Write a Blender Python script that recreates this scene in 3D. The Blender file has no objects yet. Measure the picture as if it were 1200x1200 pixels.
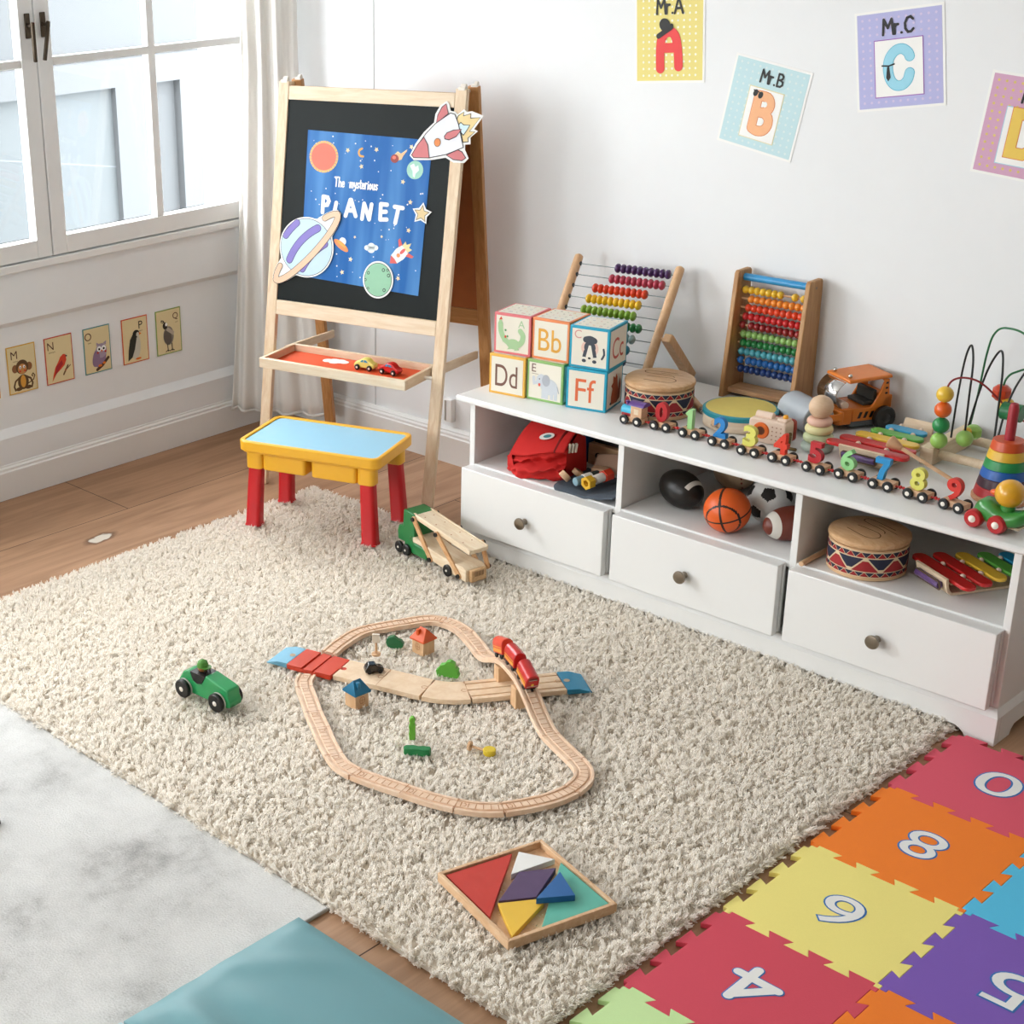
import bpy, bmesh, math, random
import numpy as np
from mathutils import Vector, Matrix
R = math.radians
sin, cos, pi = math.sin, math.cos, math.pi
COL = bpy.context.scene.collection
random.seed(7)

# ------------------------------------------------------------------ materials
def lin(h):
    h = h.lstrip('#')
    c = [int(h[i:i+2], 16)/255 for i in (0, 2, 4)]
    return tuple(x/12.92 if x <= .04045 else ((x+.055)/1.055)**2.4 for x in c) + (1.0,)

_M = {}
def newmat(name):
    m = bpy.data.materials.new(name); m.use_nodes = True
    nt = m.node_tree
    return m, nt, nt.nodes['Principled BSDF']

def mat(name, col, rough=.5, metal=0.0, coat=0.0, vary=.04, bump=0.0, scale=60):
    """painted / plastic / card surface: one colour with a faint procedural mottling"""
    if name in _M: return _M[name]
    m, nt, b = newmat(name)
    N, L = nt.nodes, nt.links
    tc = N.new('ShaderNodeTexCoord'); no = N.new('ShaderNodeTexNoise')
    no.inputs['Scale'].default_value = scale; no.inputs['Detail'].default_value = 3
    L.new(tc.outputs['Object'], no.inputs['Vector'])
    mx = N.new('ShaderNodeMix'); mx.data_type = 'RGBA'
    c = lin(col)
    mx.inputs['A'].default_value = tuple(max(0, x*(1-vary)) for x in c[:3]) + (1,)
    mx.inputs['B'].default_value = tuple(min(1, x*(1+vary)) for x in c[:3]) + (1,)
    L.new(no.outputs['Fac'], mx.inputs['Factor']); L.new(mx.outputs['Result'], b.inputs['Base Color'])
    b.inputs['Roughness'].default_value = rough; b.inputs['Metallic'].default_value = metal
    b.inputs['Coat Weight'].default_value = coat; b.inputs['Coat Roughness'].default_value = .15
    if bump:
        bp = N.new('ShaderNodeBump'); bp.inputs['Strength'].default_value = bump; bp.inputs['Distance'].default_value = .002
        L.new(no.outputs['Fac'], bp.inputs['Height']); L.new(bp.outputs['Normal'], b.inputs['Normal'])
    _M[name] = m
    return m

def wood(name, c1, c2, scale=1.0, stretch=(14, 2.2, 14), rough=.5, coat=0.0):
    if name in _M: return _M[name]
    m, nt, b = newmat(name)
    N, L = nt.nodes, nt.links
    tc = N.new('ShaderNodeTexCoord'); mp = N.new('ShaderNodeMapping'); no = N.new('ShaderNodeTexNoise')
    mp.inputs['Scale'].default_value = tuple(s*scale for s in stretch)
    no.inputs['Scale'].default_value = 6; no.inputs['Detail'].default_value = 6; no.inputs['Roughness'].default_value = .6
    no.inputs['Distortion'].default_value = .6
    L.new(tc.outputs['Object'], mp.inputs['Vector']); L.new(mp.outputs['Vector'], no.inputs['Vector'])
    r = N.new('ShaderNodeValToRGB')
    r.color_ramp.elements[0].position = .32; r.color_ramp.elements[0].color = lin(c1)
    r.color_ramp.elements[1].position = .66; r.color_ramp.elements[1].color = lin(c2)
    L.new(no.outputs['Fac'], r.inputs['Fac']); L.new(r.outputs['Color'], b.inputs['Base Color'])
    b.inputs['Roughness'].default_value = rough
    b.inputs['Coat Weight'].default_value = coat; b.inputs['Coat Roughness'].default_value = .2
    _M[name] = m
    return m

WHITE = mat('white paint', '#ECECEA', .45, vary=.01)
WALLW = mat('white wall paint', '#EBEDEE', .75, vary=.012, bump=.05, scale=25)
PAPER = mat('white paper', '#F3F3F0', .6, vary=.01)
BLACK = mat('black paint', '#141414', .4)
INK = mat('black ink', '#151413', .6)
PINE = wood('pale pine', '#DDC3A0', '#EAD6BA', rough=.5)
PINEZ = wood('upright pale pine', '#D9BC97', '#EAD6BA', stretch=(14, 14, 1.6))
PINEX = wood('lengthwise pale pine', '#DFC6A4', '#ECDAC0', stretch=(1.6, 14, 14))
BEECH = wood('beech wood', '#D2A67C', '#E2BE98', stretch=(3, 12, 12))
BEECHZ = wood('upright beech', '#CDA176', '#DEB88F', stretch=(12, 12, 2.5))
PINEZ_SHADED = wood('honey oak', '#A8733F', '#C08C56', stretch=(18, 18, 1.5))
TRACKW = wood('track beech', '#E3BE9E', '#EED2B8', stretch=(6, 6, 6), scale=.8)
BURN = mat('burnt line', '#B98259', .7)
RED = mat('red toy paint', '#C4201E', .35, coat=.3)
DRED = mat('deep red toy paint', '#9C1A1C', .35, coat=.3)
ORANGE = mat('orange toy paint', '#E2631C', .35, coat=.3)
YELLOW = mat('yellow toy paint', '#EBC03C', .35, coat=.3)
PYELLOW = mat('pale yellow toy paint', '#E6DC74', .4, coat=.2)
LIME = mat('light green toy paint', '#9CCB62', .4, coat=.2)
GREEN = mat('green toy paint', '#1E8A4A', .35, coat=.3)
DGREEN = mat('dark green toy paint', '#176B3A', .4, coat=.2)
BLUE = mat('blue toy paint', '#1E7FC2', .35, coat=.3)
DBLUE = mat('navy toy paint', '#1D3C78', .35, coat=.3)
SKY = mat('light blue toy paint', '#45AFD6', .35, coat=.3)
TEAL = mat('teal toy paint', '#1F8E9E', .4, coat=.2)
PURPLE = mat('purple toy paint', '#5E3C85', .4, coat=.2)
STEEL = mat('polished steel', '#C9C6C0', .22, metal=1.0)
NICKEL = mat('brushed nickel', '#8F8578', .3, metal=1.0)
BRONZE = mat('dark bronze', '#4B4136', .35, metal=.9)
HUBW = mat('white hub', '#EDE6DA', .4)

# ------------------------------------------------------------------ text
_T = {}
def text_mesh(body, bold=0.0, depth=0.0):
    k = (body, round(bold, 3), round(depth, 3))
    if k in _T: return _T[k]
    cu = bpy.data.curves.new('lettering', 'FONT')
    cu.body = body; cu.size = 1; cu.offset = bold; cu.extrude = depth; cu.resolution_u = 6
    o = bpy.data.objects.new('lettering', cu); COL.objects.link(o)
    dg = bpy.context.evaluated_depsgraph_get(); dg.update()
    me = o.evaluated_get(dg).to_mesh()
    v = [tuple(x.co) for x in me.vertices]; f = [tuple(p.vertices) for p in me.polygons]
    o.evaluated_get(dg).to_mesh_clear()
    bpy.data.objects.remove(o); bpy.data.curves.remove(cu)
    _T[k] = (v, f)
    return v, f

# ------------------------------------------------------------------ mesh builder
class MB:
    def __init__(s): s.v = []; s.f = []; s.mi = []; s.ms = []; s.M = Matrix(); s.stack = []
    def push(s, M): s.stack.append(s.M); s.M = s.M @ M; return s
    def pop(s): s.M = s.stack.pop(); return s
    def idx(s, m):
        if m not in s.ms: s.ms.append(m)
        return s.ms.index(m)
    def add(s, v, f, m):
        o = len(s.v); i = s.idx(m)
        s.v += [tuple(s.M @ Vector(x)) for x in v]
        s.f += [tuple(o+k for k in q) for q in f]; s.mi += [i]*len(f)
        return s
    def box(s, a, b, m):
        x0, y0, z0 = a; x1, y1, z1 = b
        v = [(x0,y0,z0),(x1,y0,z0),(x1,y1,z0),(x0,y1,z0),(x0,y0,z1),(x1,y0,z1),(x1,y1,z1),(x0,y1,z1)]
        return s.add(v, [(0,3,2,1),(4,5,6,7),(0,1,5,4),(1,2,6,5),(2,3,7,6),(3,0,4,7)], m)
    def cbox(s, c, d, m): return s.box([c[i]-d[i]/2 for i in range(3)], [c[i]+d[i]/2 for i in range(3)], m)
    def prism(s, pts, z0, z1, m):
        n = len(pts)
        v = [(p[0], p[1], z0) for p in pts] + [(p[0], p[1], z1) for p in pts]
        f = [tuple(range(n-1, -1, -1)), tuple(range(n, 2*n))] + [(i, (i+1) % n, n+(i+1) % n, n+i) for i in range(n)]
        return s.add(v, f, m)
    def frame(s, outer, inner, z0, z1, m):          # flat ring between two outlines of equal length
        n = len(outer)
        v = [(p[0], p[1], z) for z in (z0, z1) for q in (outer, inner) for p in q]
        f = []
        for i in range(n):
            j = (i+1) % n
            f += [(i, n+i, n+j, j), (2*n+i, 2*n+j, 3*n+j, 3*n+i), (i, j, 2*n+j, 2*n+i), (n+i, 3*n+i, 3*n+j, n+j)]
        return s.add(v, f, m)
    def cyl(s, p0, p1, r0, m, r1=None, n=20, cap=True):
        r1 = r0 if r1 is None else r1
        p0, p1 = Vector(p0), Vector(p1); d = (p1-p0).normalized()
        a = d.orthogonal().normalized(); b = d.cross(a)
        v = []
        for p, r in ((p0, r0), (p1, r1)):
            v += [tuple(p + a*(r*cos(2*pi*i/n)) + b*(r*sin(2*pi*i/n))) for i in range(n)]
        f = [(i, (i+1) % n, n+(i+1) % n, n+i) for i in range(n)]
        if cap: f += [tuple(range(n-1, -1, -1)), tuple(range(n, 2*n))]
        return s.add(v, f, m)
    def lathe(s, prof, m, n=24, c=(0, 0, 0), M=None):
        if M: s.push(M)
        v = []; f = []
        for r, z in prof: v += [(c[0]+r*cos(2*pi*i/n), c[1]+r*sin(2*pi*i/n), c[2]+z) for i in range(n)]
        for k in range(len(prof)-1):
            f += [(k*n+i, k*n+(i+1) % n, (k+1)*n+(i+1) % n, (k+1)*n+i) for i in range(n)]
        if prof[0][0] > 1e-6: f.append(tuple(range(n-1, -1, -1)))
        if prof[-1][0] > 1e-6: f.append(tuple(range((len(prof)-1)*n, len(prof)*n)))
        s.add(v, f, m)
        if M: s.pop()
        return s
    def ball(s, c, r, m, n=16, sx=1, sy=1, sz=1):
        k = n//2
        v = [(c[0], c[1], c[2]-r*sz)]; f = []
        for j in range(1, k):
            t = pi*j/k - pi/2
            v += [(c[0]+r*sx*cos(t)*cos(2*pi*i/n), c[1]+r*sy*cos(t)*sin(2*pi*i/n), c[2]+r*sz*sin(t)) for i in range(n)]
        v.append((c[0], c[1], c[2]+r*sz)); e = len(v)-1
        f += [(0, 1+(i+1) % n, 1+i) for i in range(n)]
        for j in range(k-2): f += [(1+j*n+i, 1+j*n+(i+1) % n, 1+(j+1)*n+(i+1) % n, 1+(j+1)*n+i) for i in range(n)]
        f += [(e, 1+(k-2)*n+i, 1+(k-2)*n+(i+1) % n) for i in range(n)]
        return s.add(v, f, m)
    def tube(s, path, r, m, n=8, closed=False):
        P = [Vector(p) for p in path]; N = len(P); v = []; f = []; a = None
        for i, p in enumerate(P):
            d = ((P[(i+1) % N] if closed or i < N-1 else p) - (P[i-1] if closed or i > 0 else p)).normalized()
            a = d.orthogonal().normalized() if a is None else (a - d*a.dot(d)).normalized()
            b = d.cross(a)
            v += [tuple(p + a*(r*cos(2*pi*k/n)) + b*(r*sin(2*pi*k/n))) for k in range(n)]
        for i in range(N if closed else N-1):
            j = (i+1) % N
            f += [(i*n+k, i*n+(k+1) % n, j*n+(k+1) % n, j*n+k) for k in range(n)]
        if not closed: f += [tuple(range(n-1, -1, -1)), tuple(range((N-1)*n, N*n))]
        return s.add(v, f, m)
    def sweep(s, frames, prof, m, caps=True):        # frames: 4x4, profile in their xz plane (y runs along)
        n = len(prof); v = []; f = []
        for F in frames: v += [tuple(F @ Vector((p[0], 0, p[1]))) for p in prof]
        for i in range(len(frames)-1):
            f += [(i*n+k, (i+1)*n+k, (i+1)*n+(k+1) % n, i*n+(k+1) % n) for k in range(n)]
        if caps: f += [tuple(range(n)), tuple(range(len(v)-1, len(v)-n-1, -1))]
        return s.add(v, f, m)
    # ---- printed flat art, in the local xy plane at height z
    def poly(s, pts, z, m): return s.add([(p[0], p[1], z) for p in pts], [tuple(range(len(pts)))], m)
    def ell(s, cx, cy, rx, ry, z, m, n=24, rot=0):
        return s.poly([(cx+rx*cos(t)*cos(rot)-ry*sin(t)*sin(rot), cy+rx*cos(t)*sin(rot)+ry*sin(t)*cos(rot)) for t in [2*pi*i/n for i in range(n)]], z, m)
    def stroke(s, pts, w, z, m, closed=False, curve=0):
        """a painted line of width w with round ends, one non-overlapping ribbon"""
        P = [(float(p[0]), float(p[1])) for p in pts]
        if not curve and not closed:
            for i in range(1, len(P)-1):                    # split at sharp corners
                a = math.atan2(P[i][1]-P[i-1][1], P[i][0]-P[i-1][0]); c = math.atan2(P[i+1][1]-P[i][1], P[i+1][0]-P[i][0])
                if abs((c-a+pi) % (2*pi)-pi) > 1.15:
                    s.stroke(P[:i+1], w, z, m); return s.stroke(P[i:], w, z, m)
        if curve: P = [(q.x, q.y) for q in smooth_path([(p[0], p[1], 0) for p in P], curve, closed)]
        s.k = getattr(s, 'k', 0)+1; z += (s.k % 12)*1.5e-5
        n = len(P); Lf = []; Rt = []; r = w/2
        for i in range(n):
            a = P[i-1] if (closed or i > 0) else None; c = P[(i+1) % n] if (closed or i < n-1) else None; p = P[i]
            d = []
            for u, v in ((a, p), (p, c)):
                if u and v:
                    l = math.hypot(v[0]-u[0], v[1]-u[1]) or 1e-9; d.append((-(v[1]-u[1])/l, (v[0]-u[0])/l))
            nx, ny = sum(q[0] for q in d)/len(d), sum(q[1] for q in d)/len(d)
            l2 = max(.45, nx*nx+ny*ny); nx, ny = nx/l2, ny/l2
            Lf.append((p[0]+nx*r, p[1]+ny*r)); Rt.append((p[0]-nx*r, p[1]-ny*r))
        v = [(x, y, z) for x, y in Lf] + [(x, y, z) for x, y in Rt]
        f = [(n+i, n+(i+1) % n, (i+1) % n, i) for i in range(n if closed else n-1)]
        if not closed:
            for e, q in ((0, 1), (n-1, n-2)):
                dx, dy = P[e][0]-P[q][0], P[e][1]-P[q][1]; t0 = math.atan2(dy, dx)
                o = len(v); v += [(P[e][0]+r*cos(t0-pi/2+pi*k/8), P[e][1]+r*sin(t0-pi/2+pi*k/8), z) for k in range(1, 8)]
                f.append((((n+e) if e else e),) + tuple(range(o, o+7)) + ((e if e else n+e),))
        return s.add(v, f, m)
    def txt(s, body, cx, cy, z, m, w=None, h=None, bold=0.0, rot=0.0, depth=0.0):
        v, f = text_mesh(body, bold, depth and .5)
        xs = [p[0] for p in v]; ys = [p[1] for p in v]
        W, Hh = max(xs)-min(xs), max(ys)-min(ys)
        kx = w/W if w else h/Hh; ky = h/Hh if h else kx
        mx, my = (max(xs)+min(xs))/2, (max(ys)+min(ys))/2
        c, sn = cos(rot), sin(rot); out = []
        for p in v:
            x, y = (p[0]-mx)*kx, (p[1]-my)*ky
            out.append((cx+x*c-y*sn, cy+x*sn+y*c, z + p[2]*depth))
        return s.add(out, f, m)
    def mesh(s, name, smooth=35, bevel=None):
        me = bpy.data.meshes.new(name)
        me.from_pydata(s.v, [], s.f)
        for m in s.ms: me.materials.append(m)
        me.polygons.foreach_set('material_index', s.mi)
        if smooth:
            me.polygons.foreach_set('use_smooth', [True]*len(s.f)); me.set_sharp_from_angle(angle=R(smooth))
        me.update()
        return me
    def build(s, name, parent=None, smooth=35, bevel=None, seg=2, label=None, kind=None):
        o = bpy.data.objects.new(name, s.mesh(name, smooth)); COL.objects.link(o)
        if parent: o.parent = parent
        if bevel:
            b = o.modifiers.new('bevel', 'BEVEL'); b.width = bevel; b.segments = seg; b.limit_method = 'ANGLE'; b.angle_limit = R(40)
        if label: o['label'] = label
        if kind: o['kind'] = kind
        return o

def tag(o, label, cat, group=None, kind=None):
    o['label'] = label; o['category'] = cat
    if group: o['group'] = group
    if kind: o['kind'] = kind
    return o
def put(o, loc=(0, 0, 0), rz=0, M=None):
    if M is not None: o.matrix_world = M
    else: o.location = loc; o.rotation_euler = (0, 0, rz)
    return o
def thing(name, label, cat, loc=(0, 0, 0), rz=0, group=None, M=None):
    o = bpy.data.objects.new(name, None); o.empty_display_size = .02; COL.objects.link(o)
    tag(o, label, cat, group); put(o, loc, rz, M)
    return o
def struct(name, mb, smooth=None, bevel=None):
    o = mb.build(name, smooth=smooth, bevel=bevel); o['kind'] = 'structure'; return o
def solo(mb, name, label, cat, loc=(0, 0, 0), rz=0, group=None, M=None, bevel=None, smooth=35):
    o = mb.build(name, bevel=bevel, smooth=smooth); tag(o, label, cat, group); put(o, loc, rz, M); return o
def copy_tree(o, parent=None):
    c = o.copy(); COL.objects.link(c)
    if parent: c.parent = parent
    for ch in list(o.children): copy_tree(ch, c)
    return c
def T(*a): return Matrix.Translation(a)
def RZ(a): return Matrix.Rotation(a, 4, 'Z')
def RX(a): return Matrix.Rotation(a, 4, 'X')
def RY(a): return Matrix.Rotation(a, 4, 'Y')
def axes(o, x, y):                                   # frame with the given x and y directions
    x = Vector(x).normalized(); y = Vector(y); y = (y - x*y.dot(x)).normalized(); z = x.cross(y)
    M = Matrix((x, y, z)).transposed().to_4x4(); M.translation = Vector(o); return M
STAND = RX(pi/2)                                     # local xy art stood up: x stays, y -> up, z -> towards -y
def rrect(x0, y0, x1, y1, r, n=5):
    out = []
    for cx, cy, a in ((x1-r, y0+r, -90), (x1-r, y1-r, 0), (x0+r, y1-r, 90), (x0+r, y0+r, 180)):
        out += [(cx+r*cos(R(a+90*i/n)), cy+r*sin(R(a+90*i/n))) for i in range(n+1)]
    return out
def smooth_path(pts, k=6, closed=False):             # Catmull-Rom through the points
    P = [Vector(p) for p in pts]; out = []; N = len(P)
    for i in range(N if closed else N-1):
        g = lambda j: P[j % N] if closed else P[max(0, min(N-1, j))]
        a, b, c, d = g(i-1), g(i), g(i+1), g(i+2)
        for t in [q/k for q in range(k)]:
            out.append(.5*((2*b)+(c-a)*t+(2*a-5*b+4*c-d)*t*t+(3*b-a-3*c+d)*t**3))
    if not closed: out.append(P[-1])
    return out
def wheel(parent, c, ax, r, w, tyre, hub, hr=.42, name='wheel'):
    c = Vector(c); ax = Vector(ax).normalized()
    b = MB(); b.push(axes(c, ax.orthogonal(), ax.cross(ax.orthogonal())))
    b.lathe([(r*.55, -w/2), (r*.86, -w/2), (r, -w*.3), (r, w*.3), (r*.86, w/2), (r*.55, w/2)], tyre)
    o = b.build(name, parent)
    h = MB(); h.push(axes(c, ax.orthogonal(), ax.cross(ax.orthogonal())))
    h.lathe([(r*hr, w*.2), (r*hr, w*.53), (r*hr*.6, w*.66), (0, w*.7)], hub, n=14)
    h.build('hub', o)
    return o

# single-stroke hand lettering: advance width, then strokes in a unit-height cell
HAND = {
 'M': (.80, [[(.05,0),(.12,1),(.40,.42),(.68,1),(.78,0)]]), 'r': (.46, [[(.08,.62),(.08,0)], [(.08,.42),(.2,.6),(.34,.6)]]), '.': (.30, [[(.10,.03),(.115,.03)]]),
 'A': (.72, [[(.0,0),(.30,1),(.36,1),(.68,0)], [(.14,.34),(.54,.34)]]), 'B': (.62, [[(.06,0),(.06,1),(.34,1),(.48,.86),(.46,.66),(.28,.53),(.07,.52)], [(.28,.53),(.52,.42),(.54,.18),(.38,.02),(.06,0)]]),
 'C': (.66, [[(.62,.84),(.46,1),(.22,.94),(.06,.62),(.08,.26),(.26,.02),(.48,.04),(.64,.2)]]), 'D': (.66, [[(.06,0),(.06,1),(.32,.98),(.56,.72),(.58,.34),(.36,.04),(.06,0)]]),
 'T': (.66, [[(.0,.97),(.62,1.0)], [(.30,.97),(.27,0)]]), 'h': (.48, [[(.06,.98),(.06,0)], [(.06,.36),(.22,.56),(.36,.46),(.38,0)]]),
 'e': (.50, [[(.06,.26),(.40,.30),(.34,.54),(.16,.54),(.05,.30),(.10,.06),(.28,.0),(.40,.10)]]), 'm': (.70, [[(.06,.56),(.06,0)], [(.06,.36),(.18,.56),(.30,.46),(.31,0)], [(.31,.36),(.44,.56),(.57,.46),(.58,0)]]),
 'y': (.50, [[(.04,.56),(.10,.22),(.24,.14),(.38,.26)], [(.42,.56),(.36,.0),(.22,-.28),(.04,-.24)]]), 's': (.44, [[(.36,.50),(.20,.56),(.08,.44),(.20,.30),(.34,.18),(.26,.02),(.05,.06)]]),
 't': (.42, [[(.18,.86),(.17,.10),(.26,.0),(.36,.04)], [(.02,.58),(.36,.60)]]), 'i': (.24, [[(.09,.54),(.09,0)], [(.09,.76),(.095,.76)]]), 'o': (.52, [[(.22,.56),(.07,.40),(.07,.14),(.22,0),(.37,.14),(.38,.38),(.225,.56)]]),
 'u': (.52, [[(.06,.56),(.07,.14),(.20,.0),(.34,.12),(.38,.56)], [(.38,.56),(.39,0)]]),
 'P': (.60, [[(.06,0),(.06,1),(.42,.96),(.54,.74),(.42,.50),(.08,.46)]]), 'L': (.56, [[(.10,1),(.06,0),(.50,.04)]]), 'N': (.74, [[(.04,0),(.10,1),(.58,.02),(.66,1)]]), 'E': (.58, [[(.50,.98),(.06,1),(.06,0),(.52,.02)], [(.06,.5),(.44,.52)]]),
}
def hand(mb, body, x, y, z, m, h, w, kx=1.0):
    for ch in body:
        adv, strokes = HAND[ch]
        for st in strokes: mb.stroke([(x+px*h*kx, y+py*h) for px, py in st], w, z, m)
        x += adv*h*kx
    return x
def hand_width(body, h, kx=1.0): return sum(HAND[c][0] for c in body)*h*kx
# ================================================================== the room
YB = .06                                            # back wall plane
def floor_mat():
    m, nt, b = newmat('oak floor planks'); N, L = nt.nodes, nt.links
    tc = N.new('ShaderNodeTexCoord'); mp = N.new('ShaderNodeMapping')
    mp.inputs['Rotation'].default_value = (0, 0, R(90))   # plank length runs along y
    mp.inputs['Location'].default_value = (1.238, 0, 0)
    L.new(tc.outputs['Object'], mp.inputs['Vector'])
    br = N.new('ShaderNodeTexBrick'); br.inputs['Scale'].default_value = 1
    br.inputs['Brick Width'].default_value = 1.44; br.inputs['Row Height'].default_value = .3365
    br.inputs['Mortar Size'].default_value = .0016; br.inputs['Mortar Smooth'].default_value = .1
    br.inputs['Color1'].default_value = lin('#B08A6B'); br.inputs['Color2'].default_value = lin('#CCA688')
    br.inputs['Mortar'].default_value = lin('#4A3222'); br.offset = .487; br.inputs['Bias'].default_value = -.1
    L.new(mp.outputs['Vector'], br.inputs['Vector'])
    m2 = N.new('ShaderNodeMapping'); m2.inputs['Scale'].default_value = (7, .7, 1)
    L.new(tc.outputs['Object'], m2.inputs['Vector'])
    n1 = N.new('ShaderNodeTexNoise'); n1.inputs['Scale'].default_value = 2.2; n1.inputs['Detail'].default_value = 7; n1.inputs['Distortion'].default_value = 1.4
    L.new(m2.outputs['Vector'], n1.inputs['Vector'])
    r1 = N.new('ShaderNodeValToRGB'); r1.color_ramp.elements[0].position = .3; r1.color_ramp.elements[0].color = (.66, .59, .53, 1)
    r1.color_ramp.elements[1].position = .62; r1.color_ramp.elements[1].color = (1.06, 1.05, 1.04, 1)
    L.new(n1.outputs['Fac'], r1.inputs['Fac'])
    mu = N.new('ShaderNodeMix'); mu.data_type = 'RGBA'; mu.blend_type = 'MULTIPLY'; mu.inputs['Factor'].default_value = .85
    L.new(br.outputs['Color'], mu.inputs['A']); L.new(r1.outputs['Color'], mu.inputs['B'])
    m3 = N.new('ShaderNodeMapping'); m3.inputs['Scale'].default_value = (60, 2.2, 1)
    L.new(tc.outputs['Object'], m3.inputs['Vector'])
    n2 = N.new('ShaderNodeTexNoise'); n2.inputs['Scale'].default_value = 3; n2.inputs['Detail'].default_value = 4
    L.new(m3.outputs['Vector'], n2.inputs['Vector'])
    r2 = N.new('ShaderNodeValToRGB'); r2.color_ramp.elements[0].position = .3; r2.color_ramp.elements[0].color = (.86, .84, .82, 1); r2.color_ramp.elements[1].position = .7
    L.new(n2.outputs['Fac'], r2.inputs['Fac'])
    mv = N.new('ShaderNodeMix'); mv.data_type = 'RGBA'; mv.blend_type = 'MULTIPLY'; mv.inputs['Factor'].default_value = .7
    L.new(mu.outputs['Result'], mv.inputs['A']); L.new(r2.outputs['Color'], mv.inputs['B'])
    # a pale filled knot in the second plank
    mk = N.new('ShaderNodeMapping'); mk.vector_type = 'TEXTURE'
    mk.inputs['Location'].default_value = (.482, -1.128, 0); mk.inputs['Rotation'].default_value = (0, 0, R(8)); mk.inputs['Scale'].default_value = (.034, .072, 1)
    n3 = N.new('ShaderNodeTexNoise'); n3.inputs['Scale'].default_value = 30
    L.new(tc.outputs['Object'], n3.inputs['Vector'])
    ad = N.new('ShaderNodeVectorMath'); ad.operation = 'MULTIPLY_ADD'; ad.inputs[1].default_value = (.028, .028, 0)
    L.new(n3.outputs['Color'], ad.inputs[0]); L.new(tc.outputs['Object'], ad.inputs[2]); L.new(ad.outputs[0], mk.inputs['Vector'])
    ln = N.new('ShaderNodeVectorMath'); ln.operation = 'LENGTH'; L.new(mk.outputs['Vector'], ln.inputs[0])
    r3 = N.new('ShaderNodeValToRGB'); e = r3.color_ramp.elements
    e[0].position = .5; e[0].color = (0, 0, 0, 1); e[1].position = .62; e[1].color = (1, 1, 1, 1)
    r4 = N.new('ShaderNodeValToRGB'); e = r4.color_ramp.elements
    e[0].position = .62; e[0].color = (.24, .16, .1, 1); e[1].position = 1.0; e[1].color = (1, 1, 1, 1)
    L.new(ln.outputs['Value'], r3.inputs['Fac']); L.new(ln.outputs['Value'], r4.inputs['Fac'])
    mw = N.new('ShaderNodeMix'); mw.data_type = 'RGBA'; mw.blend_type = 'MULTIPLY'; mw.inputs['Factor'].default_value = .8
    L.new(mv.outputs['Result'], mw.inputs['A']); L.new(r4.outputs['Color'], mw.inputs['B'])
    mz = N.new('ShaderNodeMix'); mz.data_type = 'RGBA'; mz.inputs['A'].default_value = lin('#D5CCBE')
    L.new(r3.outputs['Color'], mz.inputs['Factor']); L.new(mw.outputs['Result'], mz.inputs['B'])
    L.new(mz.outputs['Result'], b.inputs['Base Color'])
    b.inputs['Roughness'].default_value = .5; b.inputs['Specular IOR Level'].default_value = .3
    bp = N.new('ShaderNodeBump'); bp.inputs['Strength'].default_value = .25; bp.inputs['Distance'].default_value = .002; bp.invert = True
    L.new(br.outputs['Fac'], bp.inputs['Height']); L.new(bp.outputs['Normal'], b.inputs['Normal'])
    return m
XR, YF, ZC = 5.5, -5.4, 2.6
b = MB(); b.box((-.3, YF, -.05), (XR, YB+.1, 0), floor_mat()); struct('floor', b)
CEIL = mat('white ceiling paint', '#F2F2F0', .8, vary=.01)
b = MB(); b.box((-.3, YF, ZC), (XR, YB+.1, ZC+.05), CEIL); struct('ceiling', b)
b = MB(); b.box((-.3, YB, 0), (XR, YB+.1, ZC), WALLW); struct('wall_back', b)
b = MB(); b.box((XR, YF, 0), (XR+.1, YB+.1, ZC), mat('olive grey wall paint', '#8E8C7E', .8)); struct('wall_right', b)
FW = (.6, 1.75, .95, 2.1); BG_ = mat('warm beige wall paint', '#CFC8BE', .8)                    # unseen rear wall; its opening is added to light the foreground
b = MB(); b.box((-.3, YF-.1, 0), (XR+.1, YF, FW[2]), BG_); b.box((-.3, YF-.1, FW[3]), (XR+.1, YF, ZC), BG_); b.box((-.3, YF-.1, FW[2]), (FW[0], YF, FW[3]), BG_); b.box((FW[1], YF-.1, FW[2]), (XR+.1, YF, FW[3]), BG_); struct('wall_front', b)

# left wall: panelled below two double casement windows
WIN = [(-1.76, -.06), (-3.62, -1.92), (-5.2, -3.78)]
WZ0, WZ1 = .728, 1.885
b = MB(); xs = -.012
b.box((-.3, YF, 0), (xs, YB, .193), WALLW)                       # bottom rail
b.box((-.3, YF, .193), (-.034, YB, .553), WALLW)                 # recessed panel
b.add([(xs, YF, .193), (xs, -.135, .193), (-.034, -.15, .218), (-.034, YF, .218)], [(0, 1, 2, 3)], WALLW)
b.add([(-.034, YF, .535), (-.034, -.15, .535), (xs, -.135, .553), (xs, YF, .553)], [(0, 1, 2, 3)], WALLW)
b.add([(-.034, -.15, .218), (xs, -.135, .193), (xs, -.135, .553), (-.034, -.15, .535)], [(0, 1, 2, 3)], WALLW)
b.box((-.3, -.135, .193), (xs, YB, .553), WALLW)
b.box((-.3, YF, .553), (xs, YB, WZ0), WALLW)
b.box((-.3, YF, WZ1), (xs, YB, ZC), WALLW)
ys = sorted([YF, YB] + [y for w in WIN for y in w])
for y0, y1 in zip(ys[::2], ys[1::2]): b.box((-.3, y0, WZ0), (xs, y1, WZ1), WALLW)
struct('wall_left', b)
b = MB(); b.box((-.012, YF, .704), (.003, YB-.03, .7275), WHITE); struct('trim_1', b, bevel=.003)      # thin sill moulding
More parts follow.
